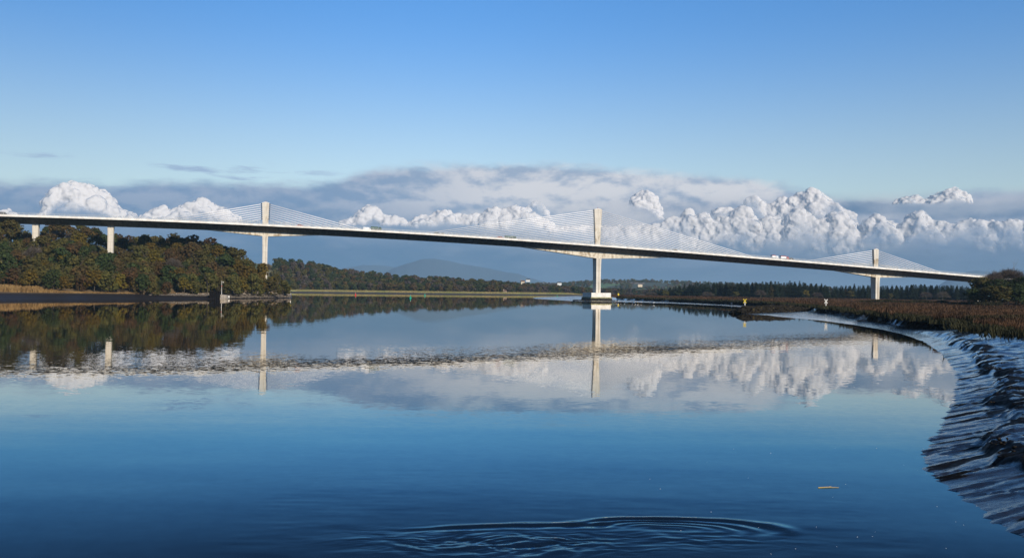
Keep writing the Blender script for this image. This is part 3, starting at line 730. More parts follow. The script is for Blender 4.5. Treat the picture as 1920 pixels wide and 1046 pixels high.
q.put(bn.inputs['Height'], f1 * 0.4 + f2 * 0.35 + f3 * 1.3); mm.node_tree.links.new(bn.outputs[0], b_.inputs['Normal'])
weedm = sstep(-.8, -.1, sd - stepd) * (1 - sstep(.6, 2.6, sd - stepd)) * near * sstep(.46, .60, fbm(XX * .7, YY * .6, 4, .6))
weedm = np.maximum(weedm, ramp * sstep(.58, .70, fbm(XX * .25, al * 1.6 + 40, 4, .6)) * .8)
Wm = np.where(ins, weedm, 0)
mme = grid_mesh('mud_bank', XX, YY, Zm); cov = mme.attributes.new('weed', 'FLOAT', 'POINT'); cov.data.foreach_set('value', Wm.ravel().astype(np.float32))
bmw = bmesh.new(); bmw.from_mesh(mme); kk = keep.ravel(); bmw.verts.ensure_lookup_table()
bmesh.ops.delete(bmw, geom=[v_ for v_ in bmw.verts if not kk[v_.index]], context='VERTS'); bmw.to_mesh(mme); bmw.free()
tag(link('mud_bank', mme, mm), kind='structure')
# dark clods and weed along the eroded step
def clods(name, pts, size, m_, seed, jag=.35, zf=.55):
    r_ = np.random.default_rng(seed); V = []; Fq = []; base = 0
    ico = bmesh.new(); bmesh.ops.create_icosphere(ico, subdivisions=1, radius=1); iv = np.array([v_.co[:] for v_ in ico.verts]); fi = np.array([[x.index for x in f.verts] for f in ico.faces]); ico.free()
    for (x, y, z) in pts:
        s_ = size * r_.uniform(.45, 1.5); k = iv * (1 + r_.uniform(-jag, jag, (len(iv), 1))) * np.array([r_.uniform(.7, 1.4), r_.uniform(.7, 1.4), zf * r_.uniform(.7, 1.3)]) * s_
        a = r_.uniform(0, 6.28); ca, sa = math.cos(a), math.sin(a)
        k = np.stack([k[:, 0] * ca - k[:, 1] * sa, k[:, 0] * sa + k[:, 1] * ca, k[:, 2]], 1)
        V.append(k + np.array([x, y, z])); Fq.append(fi + base); base += len(iv)
    return link(name, mesh_np(name, np.concatenate(V), np.concatenate(Fq)), m_)
msk = ins & (sd > stepd - .2) & (sd < stepd + .9) & (YY < 110) & (YY > 22) & (rng.random(XX.shape) < .14 * np.clip(YY / 30, 1, 3) * sstep(.45, .7, fbm(XX * .3, YY * .3, 3)))
ii = np.argwhere(msk); pts = [(XX[i, j], YY[i, j], Zm[i, j] + .02) for i, j in ii][:6000]
darkmud = mat('dark_mud_clods', (0.008, 0.006, 0.004), 0.75, color2=(0.04, 0.026, 0.012), scale=2.5, thr=(.5, .75), spec=.2)
tag(clods('mud_clods', pts, .075, darkmud, 3), 'dark clods of mud and weed along the eroded step of the right bank', 'mud clods', kind='stuff')

# ---------------------------------------------------------------- marsh with reeds
farpts = [(110, 1300), (150, 1500), (2600, 1500), (1600, 8), (130, 8)]
b = MB(); pl = reed + farpts[1:-1]
marsh_m = mat('marsh_soil', (0.055, 0.030, 0.018), 0.95, color2=(0.10, 0.055, 0.03), scale=0.05)
b.add([(x, y, 2.2) for x, y in pl], [tuple(range(len(pl)))])
me = mesh('marsh', b.v, b.f); bm = bmesh.new(); bm.from_mesh(me); bmesh.ops.triangulate(bm, faces=bm.faces); bmesh.ops.recalc_face_normals(bm, faces=bm.faces)
for f in bm.faces:
    if f.normal.z < 0: f.normal_flip()
bm.to_mesh(me); bm.free()
tag(link('marsh', me, marsh_m), kind='structure')
def leafmat(name, c1, c2, c3=None, rough=0.75, trans=0.25, scale=0.5, objvar=0.35):
    m_ = bpy.data.materials.new(name); m_.use_nodes = True; q = G(m_.node_tree); b_ = m_.node_tree.nodes['Principled BSDF']
    t = q.n('ShaderNodeTexCoord'); f = q.noise(t.outputs['Object'], scale, 4, 0.65)
    col = q.mix(c1, c2, q.smooth(0.38, 0.62, f))
    if c3: col = q.mix(col, c3, q.smooth(0.56, 0.72, q.noise(t.outputs['Object'], scale * .35, 3, 0.6)))
    oi = q.n('ShaderNodeObjectInfo')
    h = q.n('ShaderNodeHueSaturation'); q.put(h.inputs['Color'], col)
    q.put(h.inputs['Hue'], 0.485 + X(q, oi.outputs['Random']) * 0.03); q.put(h.inputs['Value'], (1 - objvar / 2) + X(q, oi.outputs['Random']) * objvar)
    q.put(b_.inputs['Base Color'], h.outputs[0]); b_.inputs['Roughness'].default_value = rough; b_.inputs['Specular IOR Level'].default_value = 0.15
    tr = q.n('ShaderNodeBsdfTranslucent'); q.put(tr.inputs[0], h.outputs[0]); mx = q.n('ShaderNodeMixShader'); mx.inputs[0].default_value = trans
    q.nt.links.new(b_.outputs[0], mx.inputs[1]); q.nt.links.new(tr.outputs[0], mx.inputs[2])
    q.nt.links.new(mx.outputs[0], m_.node_tree.nodes['Material Output'].inputs[0])
    return m_
reed_m = leafmat('reed_blades', (0.034, 0.017, 0.010), (0.075, 0.035, 0.019), (0.030, 0.025, 0.011), scale=0.06, trans=.15)
def blades(name, pos, base_z, h, w, m_, lean=.25):
    n = len(pos); a = rng.uniform(0, 2 * np.pi, n); hh = h * rng.uniform(.6, 1.15, n); ww = w
    c_ = np.stack([pos[:, 0], pos[:, 1], np.full(n, base_z) if np.isscalar(base_z) else base_z], 1)
    dx_ = np.stack([np.cos(a), np.sin(a), np.zeros(n)], 1) * (ww / 2)[:, None]
    tip = c_ + np.stack([rng.normal(0, lean, n) * hh * .5, rng.normal(0, lean, n) * hh * .5, hh], 1)
    V = np.stack([c_ - dx_, c_ + dx_, tip + dx_ * .3, tip - dx_ * .3], 1).reshape(-1, 3)
    return link(name, mesh_np(name, V, np.arange(4 * n).reshape(n, 4)), m_)
# reed beds: dense at the edge seen from the water, thinning out behind
P_ = []
for (cnt, y0, y1, x1) in ((120000, 60, 200, 150), (110000, 200, 480, 330), (70000, 480, 1150, 700)):
    yy = y0 + (y1 - y0) * rng.random(cnt * 2) ** 1.2; xx = rng.uniform(40, x1, cnt * 2)
    ok = (xx / yy < .66)
    P_.append(np.stack([xx[ok], yy[ok]], 1))
P_ = np.concatenate(P_)
far_poly = reed + farpts[1:-1]
wig = (fbm(P_[:, 0] * .12, P_[:, 1] * .12, 3) - .5) * 5
ok = inpoly(P_[:, 0] + wig, P_[:, 1] - wig, far_poly)
P_ = P_[ok]
hgt = (1.15 + (fbm(P_[:, 0] * .05, P_[:, 1] * .05, 3) - .5) * 1.5); dd = np.hypot(P_[:, 0], P_[:, 1])
tag(blades('reed_bed', P_, 2.15, hgt, .05 + .0011 * dd, reed_m), 'wide bed of brown reeds on the right bank', 'reeds', kind='stuff')
# ragged green sedge margin
E_ = []
for i in range(2, len(reed) - 2):
    (ax, ay), (bx, by) = reed[i], reed[i + 1]; L = math.hypot(bx - ax, by - ay); n = int(L * 70)
    t = rng.random(n); o_ = rng.normal(0, 1.3, n) + (fbm(np.full(n, ax * .3) + t * L * .12, np.full(n, ay * .2), 3) - .5) * 7 * min(1, ay / 120)
    nx_, ny_ = -(by - ay) / L, (bx - ax) / L
    E_.append(np.stack([ax + (bx - ax) * t + nx_ * o_ , ay + (by - ay) * t + ny_ * o_], 1))
E_ = np.concatenate(E_)
sedge = leafmat('sedge_blades', (0.016, 0.016, 0.007), (0.032, 0.028, 0.011), scale=0.3, trans=.1)
tag(blades('sedge', E_, 1.75, np.full(len(E_), 1.0), .05 + .0010 * np.hypot(E_[:, 0], E_[:, 1]), sedge, .5), 'dark green sedge along the edge of the reed bed', 'sedge', kind='stuff')

n_ = 26000; tt = rng.random(n_); uu_ = 1615 + 262 * tt; dd2 = 405 + 26 * np.sin(tt * 5) + rng.normal(0, 3.2, n_) + (1 - tt) * 40
tag(blades('hedge_bank', np.stack([(uu_ - 960) / F_PX * dd2, dd2], 1), 2.1, 1.3 + 1.3 * fbm(uu_ * .06, dd2 * .0, 3), np.full(n_, .45), sedge, .5), 'low dark hedge-like bank of scrub crossing the marsh', 'scrub', kind='stuff')

# ---------------------------------------------------------------- land seen across the water, built by bearing and distance
class Tab:
    def __init__(s, pts): s.x = [p[0] for p in pts]; s.y = [p[1] for p in pts]
    def __call__(s, x): return np.interp(x, s.x, s.y)
def pos(u, D):                                   # bearing given as photo column at the horizon -> world x, y at forward distance D
    return (u - 960 - (523 - hor(u)) * 0) / F_PX * D * 1.0, D
def land(name, us, D0, heights, mat_, depth, tstep, extra=None):
    us = np.asarray(us, float); ts = np.concatenate([[-25, -8], axis([(0, 60, 2.5, 6), (60, depth, 8, tstep)])])
    U, T = np.meshgrid(us, ts); D = D0(U) + T; X_ = (U - 960) / F_PX * D
    Z = heights(U, T, X_, D)
    return tag(link(name, grid_mesh(name, X_, D, Z), mat_), kind='structure')
# left headland
LD0 = Tab([(-400, 330), (-100, 392), (0, 416), (200, 450), (400, 502), (470, 538), (545, 590), (700, 740)])
Lcrest = Tab([(-400, 34), (0, 29), (68, 26), (110, 28), (150, 27), (207, 21.5), (250, 25), (320, 28), (400, 26), (440, 22), (480, 17), (515, 13), (535, 9), (547, 3), (556, -2), (700, -3)])
def Lz(U, T, X_=None, D=None):
    flat_w = np.interp(U, [0, 110, 300, 545], [34, 26, 14, 8])
    toe = np.interp(U, [0, 300, 420, 545], [2.6, 2.2, 1.8, 1.6])
    z = np.where(T < 0, T * .08, toe * sstep(0, 24, T) ** .8)
    z = z + 1.2 * sstep(22, 34, T)
    c_ = Lcrest(U); z = z + np.maximum(c_ - 4, 0) * sstep(flat_w + 2, flat_w + np.interp(U, [0, 350, 450, 520], [130, 125, 80, 45]), T)
    z = z + np.interp(U, [-100, 0, 60, 95, 150, 190, 240, 330], [5, 5, 3, 9, 10, 11, 5, 0]) * sstep(150, 205, T)
    z = np.where(T > 250, z - (T - 250) * .04, z)
    z = np.where(U > 545, np.minimum(z, -.5 + (T < 0) * 0), z)
    n = (fbm(U * .15, T * .06, 4) - .5) * 1.2 * sstep(8, 40, T)
    # earth slope at the far left edge of the view
    k = sstep(34, 10, U) * sstep(70, 150, T); z = z + k * 5.0
    return z + n
hill_m = bpy.data.materials.new('headland_ground'); hill_m.use_nodes = True; q = G(hill_m.node_tree); b_ = hill_m.node_tree.nodes['Principled BSDF']
gg = q.n('ShaderNodeNewGeometry'); hx, hy, hzz = q.sep(gg.outputs['Position']); nf = q.noise(gg.outputs['Position'], 0.05, 5, 0.6); nf2 = q.noise(gg.outputs['Position'], 0.9, 4, 0.6)
col = q.mix((0.018, 0.014, 0.012), (0.15, 0.10, 0.05), q.smooth(1.9, 2.9, hzz + (nf2 - 0.5) * 1.2))
col = q.mix(col, q.mix((0.05, 0.065, 0.02), (0.10, 0.085, 0.03), q.smooth(0.4, 0.6, nf)), q.smooth(4.2, 6.5, hzz))
col = q.mix(col, (0.34, 0.21, 0.11), q.smooth(0.62, 0.70, nf) * q.smooth(14.0, 20.0, hzz))
q.put(b_.inputs['Base Color'], col); q.put(b_.inputs['Roughness'], 0.55 + q.smooth(1.0, 2.6, hzz) * 0.4); b_.inputs['Specular IOR Level'].default_value = 0.2
land('headland', np.arange(-260, 572, 4), LD0, Lz, hill_m, 420, 25)
# far bank with its flood levee and wooded hill
BD0 = Tab([(300, 1180), (430, 1230), (600, 1304), (950, 1400), (1100, 1600), (1160, 1700), (1250, 1750), (1500, 1800)])
Bcrest = Tab([(300, 48), (480, 44), (560, 39), (600, 35), (640, 27), (700, 23), (750, 18), (850, 16), (950, 11), (1050, 6), (1150, 4), (1500, 4)])
def Bz(U, T, X_=None, D=None):
    lv = 1 - sstep(1060, 1110, U)
    z = np.where(T < 0, T * .08, (.5 + .7 * lv) * sstep(0, 14, T) + (2.4 * sstep(12, 20, T) - 1.4 * sstep(24, 32, T)) * lv)
    z = z + np.maximum(Bcrest(U) - 3, 0) * sstep(34, 190, T)
    return z + (fbm(U * .05, T * .02, 4) - .5) * 1.5 * sstep(40, 80, T)
bank_m = bpy.data.materials.new('far_bank_ground'); bank_m.use_nodes = True; q = G(bank_m.node_tree); b_ = bank_m.node_tree.nodes['Principled BSDF']
gg = q.n('ShaderNodeNewGeometry'); hx, hy, hzz = q.sep(gg.outputs['Position']); nf = q.noise(gg.outputs['Position'], 0.02, 4, 0.6)
col = q.mix((0.03, 0.024, 0.018), q.mix((0.24, 0.25, 0.06), (0.34, 0.27, 0.10), q.smooth(.4, .6, nf)), q.smooth(1.3, 1.9, hzz))
col = q.mix(col, q.mix((0.05, 0.075, 0.02), (0.11, 0.09, 0.04), q.smooth(.45, .55, nf)), q.smooth(3.9, 6.0, hzz))
q.put(b_.inputs['Base Color'], col); b_.inputs['Roughness'].default_value = .9
land('far_bank', np.arange(300, 1500, 8), BD0, Bz, bank_m, 900, 60)
# distant farmland and the mountain
def range_(name, us, D0, tops, prof_w, mat_, seed, rough=.08, nt_=14):
    us = np.asarray(us, float); ts = np.linspace(0, 1, nt_)
    U, T = np.meshgrid(us, ts); D = D0 * (1 + prof_w * (T - .0)); X_ = (U - 960) / F_PX * D
    h = np.array([max(0, (hor(u) - t_)) / F_PX * D0 * (1 + prof_w * .55) + CAM_H for u, t_ in zip(us, np.interp(us, [p[0] for p in tops], [p[1] for p in tops]))])
    prof_t = np.where(T < .55, sstep(0, .55, T) ** 1.0, 1 - .6 * sstep(.55, 1, T))
    Z = h[None, :] * prof_t * (1 + rough * (fbm(U * .02 + seed, T * 5, 4) - .5) * np.sin(np.pi * T)) + (fbm(U * .06 + seed, T * 3, 3) - .5) * h.max() * rough * .5 * prof_t - 2 * (T == 0)
    return tag(link(name, grid_mesh(name, X_, D, Z), mat_), kind='structure')
farm = bpy.data.materials.new('farmland'); farm.use_nodes = True; q = G(farm.node_tree); b_ = farm.node_tree.nodes['Principled BSDF']
gg = q.n('ShaderNodeNewGeometry'); vo = q.n('ShaderNodeTexVoronoi'); mp = q.n('ShaderNodeMapping'); q.put(mp.inputs[0], gg.outputs['Position']); mp.inputs['Scale'].default_value = (.006, .0028, 0)
q.put(vo.inputs['Vector'], mp.outputs[0]); vo.inputs['Scale'].default_value = 1.0
vs_ = q.sep(vo.outputs['Color'])
col = q.mix((0.035, 0.045, 0.02), (0.09, 0.15, 0.05), q.smooth(.45, .55, vs_[0])); col = q.mix(col, (0.16, 0.12, 0.07), q.smooth(.78, .8, vs_[1]))
q.put(b_.inputs['Base Color'], col); b_.inputs['Roughness'].default_value = .95
range_('distant_farmland', np.arange(500, 1560, 10), 2600, [(500, 530), (900, 535), (1000, 536), (1060, 535), (1140, 529), (1220, 530), (1330, 534), (1560, 544)], .7, farm, 3)
range_('distant_hills', np.arange(300, 2300, 14), 6500, [(300, 531), (900, 530), (1000, 531), (1100, 535), (1180, 534), (1300, 538), (1500, 549), (1700, 549), (2300, 556)], .5, farm, 9)
haze_slope = mat('mountain_haze_blue', (0.080, 0.135, 0.180), 0.95, color2=(0.085, 0.130, 0.165), scale=0.0008)  # distance haze painted into the blue base colour of the slopes
range_('mountain', np.arange(640, 1060, 5), 10500, [(640, 534), (700, 522), (740, 501), (760, 494), (790, 487.5), (815, 486), (840, 489), (880, 497), (920, 504), (950, 511), (975, 514), (990, 520), (1020, 528), (1060, 540)], .35, haze_slope, 21, .10, 20)
range_('mountain', np.arange(560, 800, 6), 12500, [(560, 536), (640, 503), (680, 497), (715, 498), (760, 504), (800, 540)], .3, haze_slope, 5, .08)
range_('mountain', np.arange(1740, 2050, 6), 11500, [(1740, 548), (1790, 517), (1815, 509), (1835, 507), (1870, 510), (1960, 520), (2050, 550)], .3, haze_slope, 14, .08)

# ---------------------------------------------------------------- trees
bark = mat('bark', (0.09, 0.07, 0.05), 0.9, var=0.4, scale=1.0)
paleb = mat('pale_bark', (0.22, 0.19, 0.15), 0.9, var=0.3, scale=1.0)
LM = dict(russet=leafmat('russet_leaves', (0.137, 0.080, 0.030), (0.080, 0.062, 0.023), (0.171, 0.108, 0.032)),
          olive=leafmat('olive_leaves', (0.078, 0.078, 0.023), (0.125, 0.100, 0.027), (0.046, 0.052, 0.017)),
          green=leafmat('dark_green_leaves', (0.034, 0.050, 0.017), (0.059, 0.075, 0.023), (0.091, 0.082, 0.027)),
          golden=leafmat('golden_leaves', (0.171, 0.114, 0.016), (0.103, 0.080, 0.018), (0.068, 0.066, 0.018)),
          bare=leafmat('thin_brown_twigs', (0.091, 0.071, 0.055), (0.125, 0.097, 0.074), (0.068, 0.057, 0.041)),
          needle=leafmat('spruce_needles', (0.018, 0.030, 0.016), (0.032, 0.043, 0.021), (0.057, 0.052, 0.023)),
          larch=leafmat('brown_larch_needles', (0.085, 0.063, 0.025), (0.057, 0.048, 0.021)))
def leaf_quads(P, Nn, size, r_):
    n = len(P); t = np.cross(Nn, r_.normal(0, 1, (n, 3))); t /= np.linalg.norm(t, axis=1)[:, None] + 1e-9; b2 = np.cross(Nn, t)
    s_ = (size * r_.uniform(.6, 1.3, n))[:, None]; t = t * s_; b2 = b2 * s_ * .75
    V = np.stack([P - t, P - b2 * .9, P + t, P + b2 * 1.1], 1).reshape(-1, 3); return V, np.arange(4 * n).reshape(n, 4)
def crown(seed, h=13.0, rad=5.0, nl=15, per=330, size=.30, dense=1.0, low=.18):
    r_ = np.random.default_rng(seed); Ps = []; Ns = []
    for k in range(nl):
        a = r_.uniform(0, 6.28); zf = r_.uniform(0, 1) ** .85; rr = rad * math.sqrt(max(0.05, 1 - (zf * 1.12 - .35) ** 2 * 1.3)) * r_.uniform(.25, .78)
        c_ = np.array([math.cos(a) * rr, math.sin(a) * rr, h * (low + .12 + (.80 - low - .05) * zf)]); R_ = rad * r_.uniform(.28, .46)
        if k == 0: c_ = np.array([0, 0, h * .82]); R_ = rad * .42
        d_ = r_.normal(0, 1, (int(per), 3)); d_ /= np.linalg.norm(d_, axis=1)[:, None]
        # sub-clumps on each bough
        cc = r_.normal(0, 1, (14, 3)); cc /= np.linalg.norm(cc, axis=1)[:, None]
        near_ = cc[np.argmax(d_ @ cc.T, axis=1)]; d2_ = d_ * .45 + near_ * .55; d2_ /= np.linalg.norm(d2_, axis=1)[:, None]
        rad_ = R_ * r_.uniform(.72, 1.12, len(d_)); P = c_ + d2_ * rad_[:, None] * np.array([1, 1, .82]); Ps.append(P)
        N_ = d2_ * .9 + r_.normal(0, .45, d2_.shape) + np.array([0, 0, .25]); Ns.append(N_ / np.linalg.norm(N_, axis=1)[:, None])
    return leaf_quads(np.concatenate(Ps), np.concatenate(Ns), np.full(len(np.concatenate(Ps)), size), r_)
def trunk_mesh(seed, h=13.0, rad=5.0, name='trunk', twigs=0, tr=.28):
    r2 = random.Random(seed); b = MB(); segs = []
    def br(p, d, L, r0, dep):
        n = 3 if dep == 0 else 2; q_ = p; rr = r0
        for k in range(n):
            d = (d + Vector((r2.uniform(-.16, .16), r2.uniform(-.16, .16), r2.uniform(-.02, .12)))).normalized(); e = q_ + d * (L / n); b.tube(q_, e, rr, rr * .78, n=6 if dep < 1 else (4 if dep < 2 else 3), caps=False); rr *= .78; q_ = e
            if dep < 2 + (twigs > 0) and (k > 0 or dep > 0):
                for j in range(2 + (twigs > 1)):
                    a = r2.uniform(0, 6.28); s_ = Vector((math.cos(a), math.sin(a), r2.uniform(.1, .9))).normalized()
                    br(q_, (d * .55 + s_ * .8).normalized(), L * r2.uniform(.45, .65), rr * .6, dep + 1)
    br(Vector((0, 0, -1.0)), Vector((0, 0, 1)), h * .62, tr, 0)
    return mesh(name, b.v, b.f)
def twig_quads(seed, h, rad, n, size):
    r_ = np.random.default_rng(seed); d_ = r_.normal(0, 1, (n, 3)); d_ /= np.linalg.norm(d_, axis=1)[:, None]; d_[:, 2] = np.abs(d_[:, 2]) * .95 - .22
    k = r_.uniform(.35, 1.0, n) ** .5 * (.62 + .62 * n3(d_ * 2.6 + seed * 1.7 + 20)); P = d_ * k[:, None] * np.array([rad, rad, h * .50]) + np.array([0, 0, h * .50])
    D_ = d_ + r_.normal(0, .35, d_.shape); D_ /= np.linalg.norm(D_, axis=1)[:, None]; sd_ = np.cross(D_, r_.normal(0, 1, D_.shape)); sd_ /= np.linalg.norm(sd_, axis=1)[:, None]
    L = size * r_.uniform(.5, 1.4, n)[:, None]; w_ = .035 * size / .9
    V = np.stack([P - sd_ * w_, P + sd_ * w_, P + D_ * L + sd_ * w_ * .4, P + D_ * L - sd_ * w_ * .4], 1).reshape(-1, 3); return V, np.arange(4 * n).reshape(n, 4)
def protos(kind, seeds, **kw):
    out = []
    for s_ in seeds:
        V, Fq = crown(s_, **kw); me = mesh_np('crown', V, Fq); me.materials.append(LM[kind])
        tm = trunk_mesh(s_, kw.get('h', 13), kw.get('rad', 5)); tm.materials.append(bark); out.append((me, tm))
    return out
def bare_protos(seeds, h=12.0, rad=4.6, n=5200, size=.9):
    out = []
    for s_ in seeds:
        V, Fq = twig_quads(s_, h, rad, n, size); me = mesh_np('crown', V, Fq); me.materials.append(LM['bare'])
        tm = trunk_mesh(s_ + 50, h, rad, twigs=1, tr=.22); tm.materials.append(paleb); out.append((me, tm))
    return out
NEAR = {k: protos(k, sd_) for k, sd_ in dict(russet=(11, 12), olive=(21, 22, 23), green=(31, 32), golden=(41,)).items()}
NEAR['bare'] = bare_protos((51, 52))
FAR = {k: protos(k, sd_, nl=9, per=110, size=.62) for k, sd_ in dict(russet=(61,), olive=(62, 63), green=(64, 65), golden=(66,)).items()}
FAR['bare'] = bare_protos((67, 68), n=1300, size=1.8)
WORD = dict(russet='russet brown', olive='olive green', green='dark green', golden='golden yellow', bare='bare grey-brown')
def plant(lib, kind, x, y, z, hscale, wscale, label, group, name='tree', i=None):
    me, tm = lib[kind][rnd.randrange(len(lib[kind])) if i is None else i]
    o = empty(name, (x, y, z), rnd.uniform(0, 6.28), label=label, cat='tree', group=group)
    o.scale = (wscale, wscale, hscale)
    link('crown', me, None, o); link('trunk', tm, None, o); return o
def pick(w):
    t = rnd.uniform(0, sum(w.values()))
    for k, v_ in w.items():
        t -= v_
        if t <= 0: return k
    return k
# woods on the headland
def zone(u, T):
    if T < 60: row = 'on the waterside edge of the left wood'
    elif T < 115: row = 'halfway up the wooded left headland'
    else: row = 'on the skyline of the left headland'
    if u < 68: c_ = 'left of the leftmost pier'
    elif u < 207: c_ = 'between the two left piers'
    elif u < 330: c_ = 'right of the second pier'
    elif u < 430: c_ = 'behind the old quay'
    else: c_ = 'below the left tower'
    return row, c_
cells = []
u_ = -40
while u_ < 546:
    D0 = float(LD0(u_)); 
    fw = float(np.interp(u_, [0, 110, 300, 545], [42, 27, 17, 9]))
    T = fw + rnd.uniform(0, 5)
    tmax = 235 if u_ < 330 else np.interp(u_, [330, 440, 545], [190, 120, 30])
    while T < tmax:
        uu = u_ + rnd.uniform(-9, 9); cells.append((uu, T + rnd.uniform(-4, 4))); T += 9.0 + T * .055
    u_ += 24 if u_ < 300 else 19
HL = 0
for (uu, T) in cells:
    if uu > 548: continue
    D = float(LD0(uu)) + T; x, y = (uu - 960) / F_PX * D, D
    z = float(Lz(np.array([uu]), np.array([T]))[0])
    s_here, off_ = (Vector((x, y, 0)) - Vector((X0, Z0, 0))).dot(BD), (Vector((x, y, 0)) - Vector((X0, Z0, 0))).dot(BN)
    # keep the bridge corridor clear of tall trees
    hs = rnd.uniform(.68, 1.22)
    if abs(s_here + 230) < 6 and abs(off_) < 9: continue
    if abs(off_) < 14 and s_here < -215: hs *= .55
    for ps in (-323.6, -366.5):
        if abs(s_here - ps) < 9 and 0 < off_ < 45: hs *= .55
    if uu > 500: hs *= float(np.interp(uu, [500, 545], [1, .82]))
    w_ = dict(russet=3.2, olive=4, green=3, golden=1.0, bare=.5)
    if uu > 470 and T < 50: w_ = dict(golden=3.0, olive=3, green=2)
    z -= 1.6 * (T < 62)
    if T > 125: w_ = dict(russet=2, olive=3, green=3, bare=1.4)
    if T < 62: w_['bare'] = 0
    k = pick(w_); row, c_ = zone(uu, T)
    plant(NEAR, k, x, y, z, hs, hs * rnd.uniform(.95, 1.2), f'{WORD[k]} tree {row}, {c_}', 'trees of the wood on the left headland'); HL += 1
print('headland trees', HL)
# mid-distance wood on the far bank
HB = 0; u_ = 520
rowsB = []
while u_ < 1100:
    T = 40
    tm_ = 200 if u_ < 900 else 150
    while T < tm_:
        rowsB.append((u_ + rnd.uniform(-7, 7), T + rnd.uniform(-5, 5))); T += 9 + T * .05
    u_ += 9
bpts = []
for (uu, T) in rowsB:
    D = float(BD0(uu)) + T; bpts.append(((uu - 960) / F_PX * D, D, float(Bz(np.array([uu]), np.array([T]))[0]) - .6))
# scattered trees and hedges round the village and the far fields: too many to count
def wood_stuff(name, pts, label, size=.9, per=90, mats=('olive', 'bare', 'green', 'russet'), hh=(8, 14)):
    V = []; Fq = []; mi = []; b0 = 0; r_ = np.random.default_rng(len(pts))
    lib = [crown(200 + i, h=1.0, rad=.52, nl=9, per=per // 2, size=.085 if size > .5 else size, low=.02) for i in range(5)]
    for (x, y, z) in pts:
        v_, f_ = lib[r_.integers(5)]; h = r_.uniform(*hh); w_ = h * r_.uniform(.9, 1.35); a = r_.uniform(0, 6.28); ca, sa = math.cos(a), math.sin(a)
        vv = np.stack([(v_[:, 0] * ca - v_[:, 1] * sa) * w_ + x, (v_[:, 0] * sa + v_[:, 1] * ca) * w_ + y, v_[:, 2] * h + z - .5], 1)
        V.append(vv); Fq.append(f_ + b0); b0 += len(vv); mi.append(np.full(len(f_), r_.integers(len(mats))))
    me = mesh_np(name, np.concatenate(V), np.concatenate(Fq))
    for m_ in mats: me.materials.append(LM[m_])
    me.polygons.foreach_set('material_index', np.concatenate(mi).astype(np.int32))
    return tag(link(name, me, None), label, 'woodland', kind='stuff')
wood_stuff('far_bank_wood', bpts, 'autumn wood covering the far bank left of the centre pier', per=420, mats=('olive', 'green', 'russet', 'green', 'bare', 'olive'), hh=(9, 15), size=.05)
pts = []
for i in range(900):
    uu = rnd.uniform(880, 1520); T = 35 + 760 * rnd.random() ** 1.3; D = float(BD0(uu)) + T
    if fbm(np.array([uu * .02]), np.array([T * .012]), 3)[0] < .34: continue
    z = float(Bz(np.array([uu]), np.array([T]))[0]); pts.append(((uu - 960) / F_PX * D, D, z))
wood_stuff('far_hedgerow_trees', pts, 'hedgerow trees and thickets on the low ground behind the centre pier')
me_f = bpy.data.objects['distant_farmland'].data; vv = [v_.co.copy() for v_ in me_f.vertices]
pts = []
for i in range(5200):
    v_ = vv[rnd.randrange(len(vv))]
    if v_.z < 4 or v_.y < 2900: continue
    if fbm(np.array([v_.x * .004]), np.array([v_.y * .003]), 3)[0] < .40: continue
    pts.append((v_.x + rnd.uniform(-9, 9), v_.y + rnd.uniform(-60, 60), v_.z - 1))
wood_stuff('distant_woodland', pts, 'hazy woods and hedges on the distant low hills', per=40, hh=(9, 16))

# spruce plantation behind the marsh
def conifer_mesh(seed, kind, h=15.5, rad=3.2, n=2600):
    r_ = np.random.default_rng(seed); P = []; N_ = []
    zt = r_.uniform(0, 1, n) ** .8; tier = (zt * 13 + r_.normal(0, .12, n)); zq = (np.floor(tier) + .5 + (tier % 1 - .5) * .45) / 13
    R_ = rad * (1 - zq) ** .85 * r_.uniform(.35, 1.05, n) * (1 + .25 * np.sin(np.floor(tier) * 2.1 + seed)); a = r_.uniform(0, 6.28, n)
    P = np.stack([np.cos(a) * R_, np.sin(a) * R_, h * (.08 + .92 * zq) - R_ * .25], 1); N_ = np.stack([np.cos(a) * .5, np.sin(a) * .5, np.full(n, .9)], 1) + r_.normal(0, .35, (n, 3)); N_ /= np.linalg.norm(N_, axis=1)[:, None]
    V, Fq = leaf_quads(P, N_, np.full(n, .46) * (1.1 - .5 * zq), r_); me = mesh_np('crown', V, Fq); me.materials.append(LM[kind])
    b = MB(); b.tube((0, 0, -1), (0, 0, h * .97), .2, .03, n=6); tm = mesh('trunk', b.v, b.f); tm.materials.append(bark); return me, tm
CON = dict(needle=[conifer_mesh(i, 'needle') for i in (1, 2, 3)], larch=[conifer_mesh(7, 'larch', 14, 2.8, 1800)])
PD0 = Tab([(1200, 1080), (1300, 990), (1400, 940), (1600, 930), (1700, 915), (1830, 880), (1950, 860)])
ptop = Tab([(1210, 545), (1250, 540), (1290, 532), (1340, 530), (1400, 528), (1450, 527.5), (1500, 529), (1540, 532), (1570, 537), (1580, 536), (1620, 535), (1700, 534), (1760, 534), (1830, 537), (1900, 540)])
HC = 0
